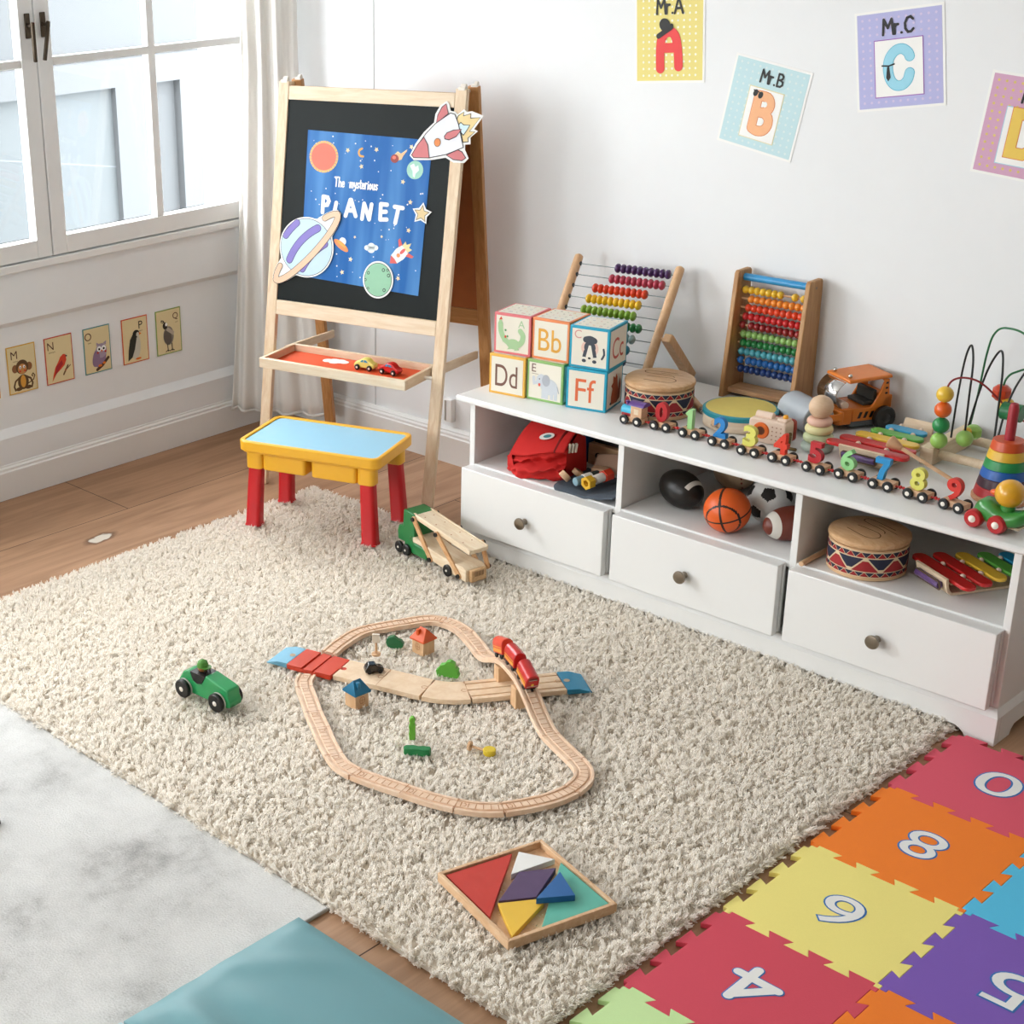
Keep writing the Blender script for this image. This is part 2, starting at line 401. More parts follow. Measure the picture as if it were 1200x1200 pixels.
def baseboard(name, along):
    prof = [(0, 0), (0, .088), (-.004, .092), (-.004, .099), (-.010, .104), (-.010, .108), (-.018, .114), (-.03, .114), (-.03, 0)]
    b = MB(); n = len(prof)
    v = []
    for e in (0, 1):
        for d, z in prof:
            v.append((d, (YF, YB)[e], z) if along == 'y' else ((0, XR)[e], .03-d, z))
    b.add(v, [(i, (i+1) % n, n+(i+1) % n, n+i) for i in range(n)], WHITE)
    struct(name, b)
baseboard('baseboard_left', 'y'); baseboard('baseboard_back', 'x')
b = MB(); b.box((.416, YB-.0015, .114), (.4205, YB, ZC), mat('panel joint shadow gap', '#C9CCCC', .8)); struct('trim_2', b)

# windows
GLASS, nt, bs = newmat('window glass'); N, L = nt.nodes, nt.links
tr = N.new('ShaderNodeBsdfTransparent'); gl = N.new('ShaderNodeBsdfGlossy'); gl.inputs['Roughness'].default_value = .02
mxs = N.new('ShaderNodeMixShader'); mxs.inputs[0].default_value = .025
L.new(tr.outputs[0], mxs.inputs[1]); L.new(gl.outputs[0], mxs.inputs[2]); L.new(mxs.outputs[0], N['Material Output'].inputs['Surface'])
def sash(parent, y0, y1, name='sash'):
    z0, z1 = WZ0+.004, WZ1-.004; st, bt = .052, .055
    b = MB(); x0, x1 = -.045, -.004
    b.box((x0, y0, z0), (x1, y0+st, z1), WHITE); b.box((x0, y1-st, z0), (x1, y1, z1), WHITE)
    b.box((x0, y0+st, z0), (x1, y1-st, z0+bt), WHITE); b.box((x0, y0+st, z1-bt), (x1, y1-st, z1), WHITE)
    o = b.build(name, parent, bevel=.002)
    ym = (y0+y1)/2; m = MB()
    m.box((-.036, ym-.014, z0+bt), (-.006, ym+.014, z1-bt), WHITE); m.box((-.0355, y0+st, 1.290), (-.0066, y1-st, 1.314), WHITE)
    m.build('glazing_bar', o, bevel=.003)
    for ya, yb in ((y0+st, ym-.011), (ym+.011, y1-st)):
        for za, zb in ((z0+bt, 1.293), (1.311, z1-bt)):
            p = MB(); p.box((-.027, ya, za), (-.023, yb, zb), GLASS); p.build('pane', o)
    return o
def casement_handle(parent, y, tilt):
    b = MB(); b.box((-.004, y-.009, 1.372), (.002, y+.009, 1.442), BRONZE); b.cyl((.002, y, 1.408), (.026, y, 1.408), .006, BRONZE, n=12)
    o = b.build('handle_plate', parent, bevel=.002)
    h = MB(); h.push(T(.026, y, 1.412) @ RX(tilt)); h.box((-.005, -.005, -.105), (.005, .005, .006), BRONZE); h.build('handle_lever', o, bevel=.002)
for k, (y0, y1) in enumerate(WIN):
    w = bpy.data.objects.new('window_%d' % (k+1), None); COL.objects.link(w); w['kind'] = 'structure'
    b = MB()
    b.box((-.3, y0-.001, WZ0-.02), (-.046, y1, WZ0), WHITE)
    b.build('window_sill', w)
    ym = (y0+y1)/2
    a = sash(w, y0+.004, ym-.0025); c = sash(w, ym+.0025, y1-.004)
    casement_handle(a, ym-.026, R(0)); casement_handle(c, ym+.028, R(-12))
# the pale house front across the yard, seen through the panes
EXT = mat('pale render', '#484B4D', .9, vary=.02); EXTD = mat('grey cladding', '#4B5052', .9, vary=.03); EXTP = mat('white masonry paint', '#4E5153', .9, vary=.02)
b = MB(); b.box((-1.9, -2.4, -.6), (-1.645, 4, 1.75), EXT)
root = solo(b, 'building', 'pale house front seen through the window panes', 'building')
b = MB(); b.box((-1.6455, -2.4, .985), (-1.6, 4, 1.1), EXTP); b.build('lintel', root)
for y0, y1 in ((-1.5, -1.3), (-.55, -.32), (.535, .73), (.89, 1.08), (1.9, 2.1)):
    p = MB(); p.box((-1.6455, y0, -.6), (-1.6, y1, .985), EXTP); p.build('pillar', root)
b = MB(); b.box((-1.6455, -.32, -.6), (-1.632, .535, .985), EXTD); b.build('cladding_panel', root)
b = MB(); b.add([(-1.631, -.32, .80), (-1.631, .535, .650), (-1.631, .535, .644), (-1.631, -.32, .794)], [(0, 1, 2, 3)], mat('dark joint', '#5F6568', .9)); b.build('panel_joint', root)
b = MB(); b.box((-6, -8, -.7), (-.3, 8, -.6), mat('pale paving', '#9C9C98', .9)); struct('ground', b)

# curtain gathered in the corner
def curtain():
    m, nt, bb = newmat('white cotton'); N, L = nt.nodes, nt.links
    bb.inputs['Base Color'].default_value = lin('#F6F4F0'); bb.inputs['Roughness'].default_value = .9
    bb.inputs['Sheen Weight'].default_value = .2
    tl = N.new('ShaderNodeBsdfTranslucent'); tl.inputs['Color'].default_value = lin('#F6F4F0')
    mx = N.new('ShaderNodeMixShader'); mx.inputs[0].default_value = .35
    L.new(bb.outputs[0], mx.inputs[1]); L.new(tl.outputs[0], mx.inputs[2]); L.new(mx.outputs[0], N['Material Output'].inputs['Surface'])
    ns, nz = 110, 44; v = []; f = []
    for j in range(nz+1):
        t = j/nz; z = .085 + t*2.35
        k = min(1, t/.5); e = (1-k)**1.3
        ax, ay = .035 - .012*k, -.145 - .11*e
        bx, by = .155 + .165*e, -.02 - .065*e
        if t > .5: ax, ay, bx, by = ax, ay - .05*(t-.5), bx + .02*(t-.5), by
        nx, ny = -(by-ay), bx-ax; l = math.hypot(nx, ny); nx, ny = nx/l, ny/l
        for i in range(ns+1):
            s = i/ns
            amp = (.010+.009*e)*(.6+.4*sin(3.1*s+1))
            d = amp*sin(2*pi*(4.3*s) + .9*sin(5*s) + .5*sin(2.2*t+3*s)) + .006*sin(2*pi*7*s+2*t)*.5 + .004*sin(11*t+7*s)
            d -= .02*sin(pi*s)*sin(pi*min(1, t*1.1))
            v.append((ax+(bx-ax)*s + nx*d, min(.05, ay+(by-ay)*s + ny*d), z + (.004*sin(20*s) if j == 0 else 0)))
    for j in range(nz):
        for i in range(ns):
            a = j*(ns+1)+i; f.append((a, a+1, a+ns+2, a+ns+1))
    b = MB(); b.add(v, f, m)
    o = solo(b, 'curtain', 'white cotton curtain hanging in folds in the room corner', 'curtain', smooth=80)
    s = o.modifiers.new('thick', 'SOLIDIFY'); s.thickness = .003
    h = MB(); pts = [v[i] for i in range(ns+1)]
    h.tube([(p[0], p[1], p[2]+.004) for p in pts], .005, m, n=6); h.build('hem', o, smooth=80)
curtain()

# wall box low on the back wall
b = MB(); b.box((.745, YB-.022, .135), (.778, YB, .212), WHITE)
root = solo(b, 'wall_box', 'small white box fixed low on the back wall behind the easel leg', 'wall box', bevel=.003)
b = MB(); b.box((.750, YB-.0235, .140), (.757, YB-.021, .207), mat('grey plastic', '#A9A39B', .5)); b.build('cover_slot', root)

# ------------------------------------------------------------------ alphabet cards under the window
CARDP = mat('cream card', '#E0CFA0', .7, vary=.02)
def pcard(letter, yc, rim, art, label, lx=.0):
    """art drawn in card xy: x to the right along +y of the room, y up"""
    w, h = .0525, .0757
    M = axes((-.033, yc, .3955), (0, 1, 0), (0, 0, 1))
    b = MB(); b.prism([(-w, -h), (w, -h), (w, h), (-w, h)], 0, .0016, mat('card rim '+rim, rim, .6))
    b.poly([(-w+.003, -h+.003), (w-.003, -h+.003), (w-.003, h-.003), (-w+.003, h-.003)], .0019, CARDP)
    o = solo(b, 'alphabet_card', label, 'card', M=M, group='alphabet cards under the window', smooth=None)
    a = MB(); art(a); a.build('animal_picture', o, smooth=None)
    t = MB(); t.txt(letter, lx, .0475, .0023, mat('brown ink', '#5A3424', .7) if letter != 'P' else INK, h=.025)
    t.txt({'M': 'monkey', 'N': 'nightingale', 'O': 'owl', 'P': 'penguin', 'Q': 'quail', 'L': 'lobster'}[letter], lx+(.004 if letter != 'P' else -.002), .027, .0023, mat('brown ink', '#5A3424', .7), h=.0055 if letter in 'MOPQN' else .005)
    t.build('lettering', o, smooth=None)
Z1, Z2, Z3, Z4 = .0022, .0025, .0028, .0031
c_ = lambda n, h: mat(n, h, .7)
def monkey(a):
    br, tan, og = c_('monkey brown', '#5B4021'), c_('monkey tan', '#C98A4A'), c_('monkey ochre', '#D89A3C')
    for sx in (-1, 1): a.ell(sx*.026, .004, .011, .013, Z1, c_('monkey ear', '#8A5A35'))
    a.ell(0, .006, .023, .023, Z2, br); a.ell(0, .0, .016, .016, Z3, tan)
    for sx in (-1, 1): a.ell(sx*.007, .006, .004, .005, Z4, PAPER); a.ell(sx*.007, .005, .0018, .0024, .0034, INK); a.ell(sx*.009, -.007, .004, .003, Z4, c_('blush', '#D0402A'))
    a.ell(0, -.042, .02, .024, Z2, br); a.ell(0, -.04, .010, .02, Z3, og)
    for sx in (-1, 1):
        a.stroke([(sx*.012, -.026), (sx*.028, -.036), (sx*.034, -.052), (sx*.03, -.064)], .006, Z1, br); a.ell(sx*.017, -.062, .012, .006, Z3, br)
    a.stroke([(.02, -.05), (.038, -.042), (.044, -.03), (.038, -.022), (.033, -.028), (.037, -.032)], .0035, Z1, br)
def redbird(a):
    r, d = c_('bird red', '#D4421F'), c_('bird dark red', '#A81E22')
    a.poly([(.017, .012), (.024, .006), (.026, -.006), (.018, -.022), (.002, -.034), (-.014, -.044), (-.033, -.068), (-.026, -.044), (-.018, -.024), (-.006, -.008), (.004, .008)], Z1, r)
    a.poly([(.008, -.004), (.012, -.018), (-.004, -.034), (-.022, -.052), (-.014, -.022)], Z2, d); a.ell(.016, .005, .009, .009, Z2, r)
    a.poly([(.023, .011), (.031, .005), (.023, .003)], Z2, INK)
    a.stroke([(.012, -.052), (.03, -.026)], .006, Z1, c_('twig', '#6B4A2A')); a.stroke([(.018, -.036), (.022, -.04)], .002, Z2, r); a.stroke([(.026, -.036), (.04, -.026)], .003, Z1, c_('twig', '#6B4A2A'))
def owl(a):
    p, q = c_('owl lilac', '#8D7390'), c_('owl pale', '#A795A9')
    a.ell(.006, -.026, .026, .034, Z1, p, rot=-.3); a.ell(.014, -.006, .022, .024, Z2, q); a.poly([(-.004, .012), (-.003, .024), (.008, .016)], Z2, q); a.poly([(.034, .01), (.036, .024), (.022, .017)], Z2, q)
    for x in (.006, .024): a.ell(x, .001, .009, .009, Z3, PAPER); a.ell(x, .0, .004, .004, Z4, INK)
    a.poly([(.012, -.004), (.019, -.004), (.0155, -.013)], Z4, c_('beak orange', '#E8761F'))
    for x in (.0, .03): a.ell(x, -.011, .004, .003, Z4, c_('blush', '#D0402A'))
    a.ell(-.008, -.03, .014, .026, Z3, p, rot=-.25)
    a.stroke([(-.006, -.066), (.014, -.056), (.04, -.034)], .010, Z1, c_('twig dark', '#4E3622')); a.ell(.006, -.054, .008, .004, Z4, c_('beak orange', '#E8761F')); a.ell(.022, -.048, .006, .004, Z4, c_('beak orange', '#E8761F'))
def penguin(a):
    k, g = c_('penguin black', '#2C2B20'), c_('penguin grey', '#C9C4B4')
    a.ell(.0, -.022, .02, .044, Z1, g, rot=-.05); a.ell(.004, .02, .014, .013, Z2, k)
    a.poly([(-.004, .028), (.008, .032), (.004, .0), (-.004, -.03), (-.016, -.056), (-.034, -.066), (-.03, -.03), (-.022, .004)], Z2, k)
    a.ell(.010, .017, .006, .008, Z3, g); a.poly([(.016, .024), (.026, .018), (.016, .014)], Z3, c_('beak orange', '#E8761F')); a.ell(.008, -.064, .012, .0035, Z3, c_('beak orange', '#E8761F'))
def quail(a):
    g, d, k = c_('quail grey', '#857C74'), c_('quail dark', '#5F574F'), c_('quail black', '#27211C')
    a.ell(-.002, -.014, .022, .032, Z1, g); a.ell(-.006, -.018, .016, .026, Z2, d, rot=.2); a.poly([(-.004, .016), (.022, -.004), (.018, -.016), (-.012, .006)], Z3, c_('quail band', '#B5A796'))
    a.ell(-.015, .022, .010, .012, Z3, k); a.ell(-.010, .026, .005, .006, Z4, PAPER)
    a.stroke([(-.016, .03), (-.022, .04), (-.03, .042), (-.03, .036)], .0032, Z3, k); a.stroke([(-.02, .036), (-.026, .034)], .003, Z3, k)
    for x in (-.008, .010):
        a.stroke([(x, -.042), (x+.001, -.062)], .0035, Z1, k)
        for dx in (-.008, .001, .009): a.stroke([(x, -.062), (x+dx, -.067)], .0028, Z1, k)
def lobster(a):
    a.ell(.012, -.03, .026, .028, Z1, c_('lobster red', '#C8431F')); a.ell(.012, -.03, .016, .018, Z2, c_('lobster shell', '#D8572F'))
pcard('L', -1.181, '#D9A531', lobster, 'yellow rimmed alphabet card cut off by the left picture edge', -.03)
pcard('M', -1.0425, '#D9A531', monkey, 'yellow rimmed card with letter M and a brown monkey', -.026)
pcard('N', -.9025, '#C8432A', redbird, 'red rimmed card with letter N and a red bird', -.03)
pcard('O', -.754, '#4C9096', owl, 'teal rimmed card with letter O and a lilac owl', -.034)
pcard('P', -.601, '#D4562B', penguin, 'orange rimmed card with letter P and a penguin', .024)
pcard('Q', -.461, '#86A04A', quail, 'green rimmed card with letter Q and a grey quail', .030)

# ------------------------------------------------------------------ letter posters on the back wall
def wall_poster(letter, x, z, w, h, rot, paper, dots, label, art, inner=None, inrim=None):
    M = T(x, YB-.0008, z) @ STAND @ RZ(rot)
    b = MB(); b.prism([(-w/2, -h/2), (w/2, -h/2), (w/2, h/2), (-w/2, h/2)], -.0004, .0006, PAPER)
    mw = .006; bg = mat('poster '+paper, paper, .6, vary=.02); dm = mat('dots '+dots, dots, .6)
    b.poly([(-w/2+mw, -h/2+mw), (w/2-mw, -h/2+mw), (w/2-mw, h/2-mw), (-w/2+mw, h/2-mw)], .0009, bg)
    nx = int((w-2*mw)/.0185); ny = int((h-2*mw)/.0175)
    for i in range(nx):
        for j in range(ny):
            b.ell((i-(nx-1)/2)*.0178, (j-(ny-1)/2)*.0172, .0032, .0032, .0012, dm, n=8)
    o = solo(b, 'letter_poster', label, 'poster', M=M, group='letter posters on the wall', smooth=None)
    if inner:
        p = MB(); x0, y0, x1, y1 = inner
        p.prism([(x0, y0), (x1, y0), (x1, y1), (x0, y1)], .0013, .0015, mat('rim '+inrim, inrim, .6)); e = .002
        p.poly([(x0+e, y0+e), (x1-e, y0+e), (x1-e, y1-e), (x0+e, y1-e)], .0018, PAPER); p.build('picture_panel', o, smooth=None)
    a = MB(); art(a); a.build('letter_picture', o, smooth=None)
    return o
def cap(o, s, x, y, h, rot=0):
    t = MB(); h *= .95; hand(t, s, x-hand_width(s, h)/2+h*.05, y-h/2, .0021, INK, h, h*.17); t.build('title_lettering', o, smooth=None)
def art_a(a):
    a.push(T(0, -.006, 0) @ Matrix.Diagonal((1, .95, 1, 1)))
    r = mat('letter red', '#E2231F', .5)
    a.stroke([(-.027, -.075), (-.0275, -.045), (-.026, -.008), (-.02, .01), (-.007, .021), (.01, .02), (.021, .004), (.027, -.03), (.029, -.07)], .026, .002, r, curve=4)
    a.stroke([(-.02, -.02), (.018, -.02)], .026, .002, r)
    a.stroke([(-.026, .016), (-.008, .026), (.008, .039)], .010, .0028, INK); a.ell(-.013, .041, .016, .018, .0028, INK, rot=.5); a.stroke([(-.032, .012), (.006, .034)], .014, .0028, INK)
def art_b(a):
    for w_, m_, z_ in ((.026, mat('letter dark orange', '#D97C3A', .5), .002), (.0225, mat('letter orange', '#EFB07E', .5), .0023)):
        a.stroke([(-.02, .02), (-.02, -.055)], w_, z_, m_); a.stroke([(-.02, .026), (.006, .026), (.017, .014), (.016, .0), (.004, -.012), (-.012, -.014)], w_, z_, m_, curve=3)
        a.stroke([(.004, -.012), (.02, -.022), (.023, -.04), (.014, -.055), (-.004, -.06), (-.02, -.056)], w_, z_, m_, curve=3)
    a.ell(.003, .008, .006, .007, .0026, PAPER); a.ell(.002, -.036, .006, .006, .0026, PAPER)
    a.ell(-.03, .03, .0065, .009, .0028, INK, rot=-.3); a.ell(-.015, .0275, .0065, .009, .0028, INK, rot=-.3); a.stroke([(-.036, .036), (-.01, .032)], .003, .0028, INK)
def art_c(a):
    a.push(T(0, -.010, 0) @ Matrix.Diagonal((.92, .88, 1, 1)))
    P = [(.027, .016), (.022, .027), (.008, .037), (-.010, .034), (-.026, .016), (-.031, -.01), (-.026, -.038), (-.012, -.055), (.006, -.056), (.02, -.044), (.026, -.026)]
    a.stroke([p for p in P], .027, .002, mat('letter mid blue', '#4BB0CE', .5), curve=4); a.stroke([p for p in P], .0235, .0023, mat('letter sky blue', '#93D2E6', .5), curve=4)
    a.stroke([(-.046, -.002), (-.028, -.004), (-.014, .0)], .004, .0028, INK); a.poly([(-.033, -.006), (-.027, -.006), (-.024, -.034), (-.031, -.044), (-.036, -.034)], .0028, INK)
def art_d(a):
    P = [(-.03, .03), (.0, .03), (.026, .01), (.03, -.016), (.022, -.042), (.0, -.056), (-.03, -.056)]
    a.stroke(P, .027, .002, mat('letter dark orange', '#D97C3A', .5), closed=True); a.stroke(P, .0235, .0023, mat('letter yellow', '#E6C24A', .5), closed=True)
    a.ell(.03, .04, .012, .012, .0028, INK)
o = wall_poster('A', 1.4995, 1.354, .214, .228, R(4), '#E5D67E', '#F4F1DC', 'yellow dotted poster with a red letter A wearing a black hat', art_a); cap(o, 'Mr.A', 0, .079, .038)
o = wall_poster('B', 1.7905, 1.1975, .218, .224, R(-10.3), '#BFDDE2', '#D5E6E6', 'pale blue tilted poster with an orange letter B', art_b, (-.051, -.084, .049, .045), '#E3D6A0'); cap(o, 'Mr.B', .004, .074, .032)
o = wall_poster('C', 2.133, 1.3325, .2165, .228, R(8.6), '#B3B4E0', '#CFC3E2', 'lilac poster with a light blue letter C wearing a necktie', art_c, (-.062, -.085, .058, .047), '#9650B4'); cap(o, 'Mr.C', -.004, .075, .036)
o = wall_poster('D', 2.4497, 1.197, .216, .228, R(-5.5), '#D0A2BE', '#DEC56E', 'pink dotted poster cut off by the right picture edge', art_d, (-.058, -.085, .058, .043), '#A9D2E2'); cap(o, 'Mr.D', .004, .07, .033)
# ================================================================== floor coverings
# shag rug: a thin backing and a pile of tufts
def shag():
    x0, x1, y0, y1 = .655, 2.70, -1.90, -.455
    root = thing('shag_rug', 'large cream shag rug covering the middle of the floor', 'rug', ((x0+x1)/2, (y0+y1)/2, 0))
    back = wood('rug backing', '#CFC2AC', '#E2D8C6', scale=3, rough=.95)
    hx, hy = (x1-x0)/2, (y1-y0)/2
    rnd = random.Random(3)
    pts = []
    for a, c in (((-hx, -hy), (hx, -hy)), ((hx, -hy), (hx, hy)), ((hx, hy), (-hx, hy)), ((-hx, hy), (-hx, -hy))):
        for k in range(40):
            t = k/40; w = .006*sin(9*t*pi)*sin(pi*t) + rnd.uniform(-.0015, .0015)
            pts.append((a[0]+(c[0]-a[0])*t + (w if a[0] == c[0] else 0), a[1]+(c[1]-a[1])*t + (w if a[1] == c[1] else 0)))
    b = MB(); b.prism(pts, .001, .010, back); b.build('backing', root)
    ym, nt, bs = newmat('cream yarn'); N, L = nt.nodes, nt.links
    hi = N.new('ShaderNodeHairInfo'); rp = N.new('ShaderNodeValToRGB'); e = rp.color_ramp.elements
    e[0].position = 0; e[0].color = lin('#F4ECE0'); e[1].position = .35; e[1].color = lin('#FFFBF4')
    L.new(hi.outputs['Random'], rp.inputs['Fac']); L.new(rp.outputs['Color'], bs.inputs['Base Color']); bs.inputs['Roughness'].default_value = .95
    tl = N.new('ShaderNodeBsdfTranslucent'); ms = N.new('ShaderNodeMixShader'); ms.inputs[0].default_value = .5
    L.new(rp.outputs['Color'], tl.inputs['Color']); L.new(bs.outputs[0], ms.inputs[1]); L.new(tl.outputs[0], ms.inputs[2]); L.new(ms.outputs[0], N['Material Output'].inputs['Surface'])
    bs.inputs['Specular IOR Level'].default_value = .15
    g = MB(); nx, ny = 40, 30
    def rim(i, n, h):                                     # the outermost rows curl over the edge
        return -h-.006 if i == 0 else -h+.004 if i == 1 else h-.004 if i == n-1 else h+.006 if i == n else -h+2*h*i/n
    v = [(rim(i, nx, hx), rim(j, ny, hy), .003 if i in (0, nx) or j in (0, ny) else .0115) for j in range(ny+1) for i in range(nx+1)]
    g.add(v, [(j*(nx+1)+i, j*(nx+1)+i+1, (j+1)*(nx+1)+i+1, (j+1)*(nx+1)+i) for j in range(ny) for i in range(nx)], ym)
    o = g.build('pile', root, smooth=None, kind='stuff', label='cream tufted pile')
    o.modifiers.new('pile', 'PARTICLE_SYSTEM')
    s = o.particle_systems[0].settings; o.particle_systems[0].seed = 4
    s.type = 'HAIR'; s.count = 60000; s.hair_step = 3; s.hair_length = .019; s.use_advanced_hair = True
    s.emit_from = 'FACE'; s.use_modifier_stack = False; s.distribution = 'RAND'
    s.normal_factor = .0033; s.factor_random = .0019; s.length_random = .25
    s.child_type = 'SIMPLE'; s.rendered_child_count = 6; s.child_percent = 1; s.child_radius = .0046; s.child_roundness = .6
    s.clump_factor = .75; s.clump_shape = 0; s.roughness_1 = .002; s.roughness_1_size = .3; s.roughness_2 = .004; s.roughness_endpoint = .004
    s.kink = 'CURL'; s.kink_amplitude = .0016; s.kink_frequency = 3
    s.root_radius = 1.9; s.tip_radius = 1.3; s.radius_scale = .001; s.render_step = 3; s.display_step = 2; s.shape = 0; s.use_close_tip = False
    s.material = 1
    return root
shag()

def grey_rug():
    m, nt, b = newmat('mottled grey short pile'); N, L = nt.nodes, nt.links
    tc = N.new('ShaderNodeTexCoord')
    n1 = N.new('ShaderNodeTexNoise'); n1.inputs['Scale'].default_value = 4.2; n1.inputs['Detail'].default_value = 9; n1.inputs['Roughness'].default_value = .68; n1.inputs['Distortion'].default_value = 0
    n2 = N.new('ShaderNodeTexNoise'); n2.inputs['Scale'].default_value = 260; n2.inputs['Detail'].default_value = 3
    L.new(tc.outputs['Object'], n1.inputs['Vector']); L.new(tc.outputs['Object'], n2.inputs['Vector'])
    r = N.new('ShaderNodeValToRGB'); e = r.color_ramp.elements
    e[0].position = .30; e[0].color = lin('#A19F9C'); e[1].position = .58; e[1].color = lin('#D9D8D5')
    e2 = r.color_ramp.elements.new(.44); e2.color = lin('#CBCAC7')
    L.new(n1.outputs['Fac'], r.inputs['Fac'])
    mx = N.new('ShaderNodeMix'); mx.data_type = 'RGBA'; mx.blend_type = 'OVERLAY'; mx.inputs['Factor'].default_value = .35
    L.new(r.outputs['Color'], mx.inputs['A']); L.new(n2.outputs['Fac'], mx.inputs['B']); L.new(mx.outputs['Result'], b.inputs['Base Color'])
    b.inputs['Roughness'].default_value = .95; b.inputs['Specular IOR Level'].default_value = .1
    bp = N.new('ShaderNodeBump'); bp.inputs['Strength'].default_value = .5; bp.inputs['Distance'].default_value = .003
    L.new(n2.outputs['Fac'], bp.inputs['Height']); L.new(bp.outputs['Normal'], b.inputs['Normal'])
    x0, x1, y0, y1 = .35, 2.228, -3.9, -1.905
    root = thing('area_rug', 'flat mottled pale grey rug beside the shag rug', 'rug', ((x0+x1)/2, (y0+y1)/2, 0))
    hx, hy = (x1-x0)/2, (y1-y0)/2
    b = MB(); b.box((-hx+.006, -hy+.006, .001), (hx-.006, hy-.004, .008), m); b.build('pile', root)
    t = MB(); t.tube([(-hx+.004, -hy+.004, .0050), (hx-.004, -hy+.004, .0050), (hx-.004, hy-.004, .0050), (-hx+.004, hy-.004, .0050)], .0040, mat('grey rug binding', '#B4B2AD', .9), n=8, closed=True)
    t.build('bound_edge', root, label='darker grey bound edge')
grey_rug()

# foam number mat
def foam():
    pitch, X0, Y0 = .2975, 2.731, -.515
    def edge(ax, ay, bx, by):
        """wavy dovetail line from a to b, offset to the left of travel alternately"""
        l = math.hypot(bx-ax, by-ay); ux, uy = (bx-ax)/l, (by-ay)/l; nx, ny = -uy, ux
        n = 7; a, e, mg = .0090, .0050, .0165; out = [(ax, ay), (ax+ux*(mg-e), ay+uy*(mg-e))]; side = 1
        for k in range(n):
            s0 = mg+(l-2*mg)*k/n; s1 = mg+(l-2*mg)*(k+1)/n; w = a*side
            out += [(ax+ux*(s0-e)+nx*w, ay+uy*(s0-e)+ny*w), (ax+ux*(s1+e)+nx*w, ay+uy*(s1+e)+ny*w)]
            side = -side
        out += [(bx-ux*(mg-e), by-uy*(mg-e)), (bx, by)]
        return out
    def tile(i, j, col, digit, label, dcol=True):
        x0, x1 = X0+pitch*i, X0+pitch*(i+1); y1, y0 = Y0-pitch*j, Y0-pitch*(j+1)
        P = edge(x0, y0, x1, y0) + edge(x1, y0, x1, y1) + edge(x0, y1, x1, y1)[::-1] + edge(x0, y0, x0, y1)[::-1]
        Q = []
        for p in P:
            if not Q or math.hypot(p[0]-Q[-1][0], p[1]-Q[-1][1]) > 1e-6: Q.append(p)
        if math.hypot(Q[0][0]-Q[-1][0], Q[0][1]-Q[-1][1]) < 1e-6: Q.pop()
        cx, cy = (x0+x1)/2, (y0+y1)/2
        m = mat('foam '+col, col, .8, vary=.03, bump=.15, scale=400)
        b = MB(); b.prism([((p[0]-cx)*.999, (p[1]-cy)*.999) for p in Q], 0, .011, m)
        o = solo(b, 'foam_mat_tile', label, 'foam mat', (cx, cy, .001), group='foam number mat tiles', smooth=None, bevel=.0012)
        ofs = {'0': (.0, .012), '8': (-.002, .0), '6': (-.005, -.004), '4': (.0, -.004), '5': (.0, .0)}.get(digit, (0, 0))
        d = MB()
        if digit == '4':                                     # drawn as one zigzag line
            for w_, m_, z_ in ((.0225, mat('foam blue', '#3474B8', .8), .0114), (.0175, mat('foam white', '#E9E9E6', .8, bump=.1), .0120)): d.stroke([(-.014, .046), (-.014, -.046)], w_, z_, m_); d.stroke([(-.014, -.040), (.034, .020)], w_, z_+.0001, m_); d.stroke([(.038, .020), (-.036, .020)], w_, z_+.0002, m_)
        else: d.txt(digit, ofs[0], ofs[1], .0114, mat('foam blue', '#3474B8', .8), h=.104, w=.090 if digit in '0' else .078, bold=.020, rot=pi)
        if digit != '4': d.txt(digit, ofs[0], ofs[1], .0119, mat('foam white', '#E9E9E6', .8, bump=.1), h=.097, w=.083 if digit in '0' else .071, rot=pi)
        d.build('number_inset', o, smooth=None, label='white number with a blue outline')
    tile(0, 0, '#DB5468', '0', 'pink foam mat tile with number 0 beside the cabinet foot')
    tile(0, 1, '#F5801F', '8', 'orange foam mat tile with number 8')
    tile(0, 2, '#F2E384', '6', 'yellow foam mat tile with number 6')
    tile(0, 3, '#D2485A', '4', 'rose red foam mat tile with number 4')
    tile(0, 4, '#C9E7A4', '2', 'light green foam mat tile at the bottom edge beside the shag rug')
    tile(1, 1, '#55C0E6', '7', 'light blue foam mat tile at the right edge beside the orange tile')
    tile(1, 2, '#7C58B4', '5', 'purple foam mat tile with number 5')
    tile(1, 3, '#F5801F', '3', 'orange foam mat tile below the purple tile')
foam()

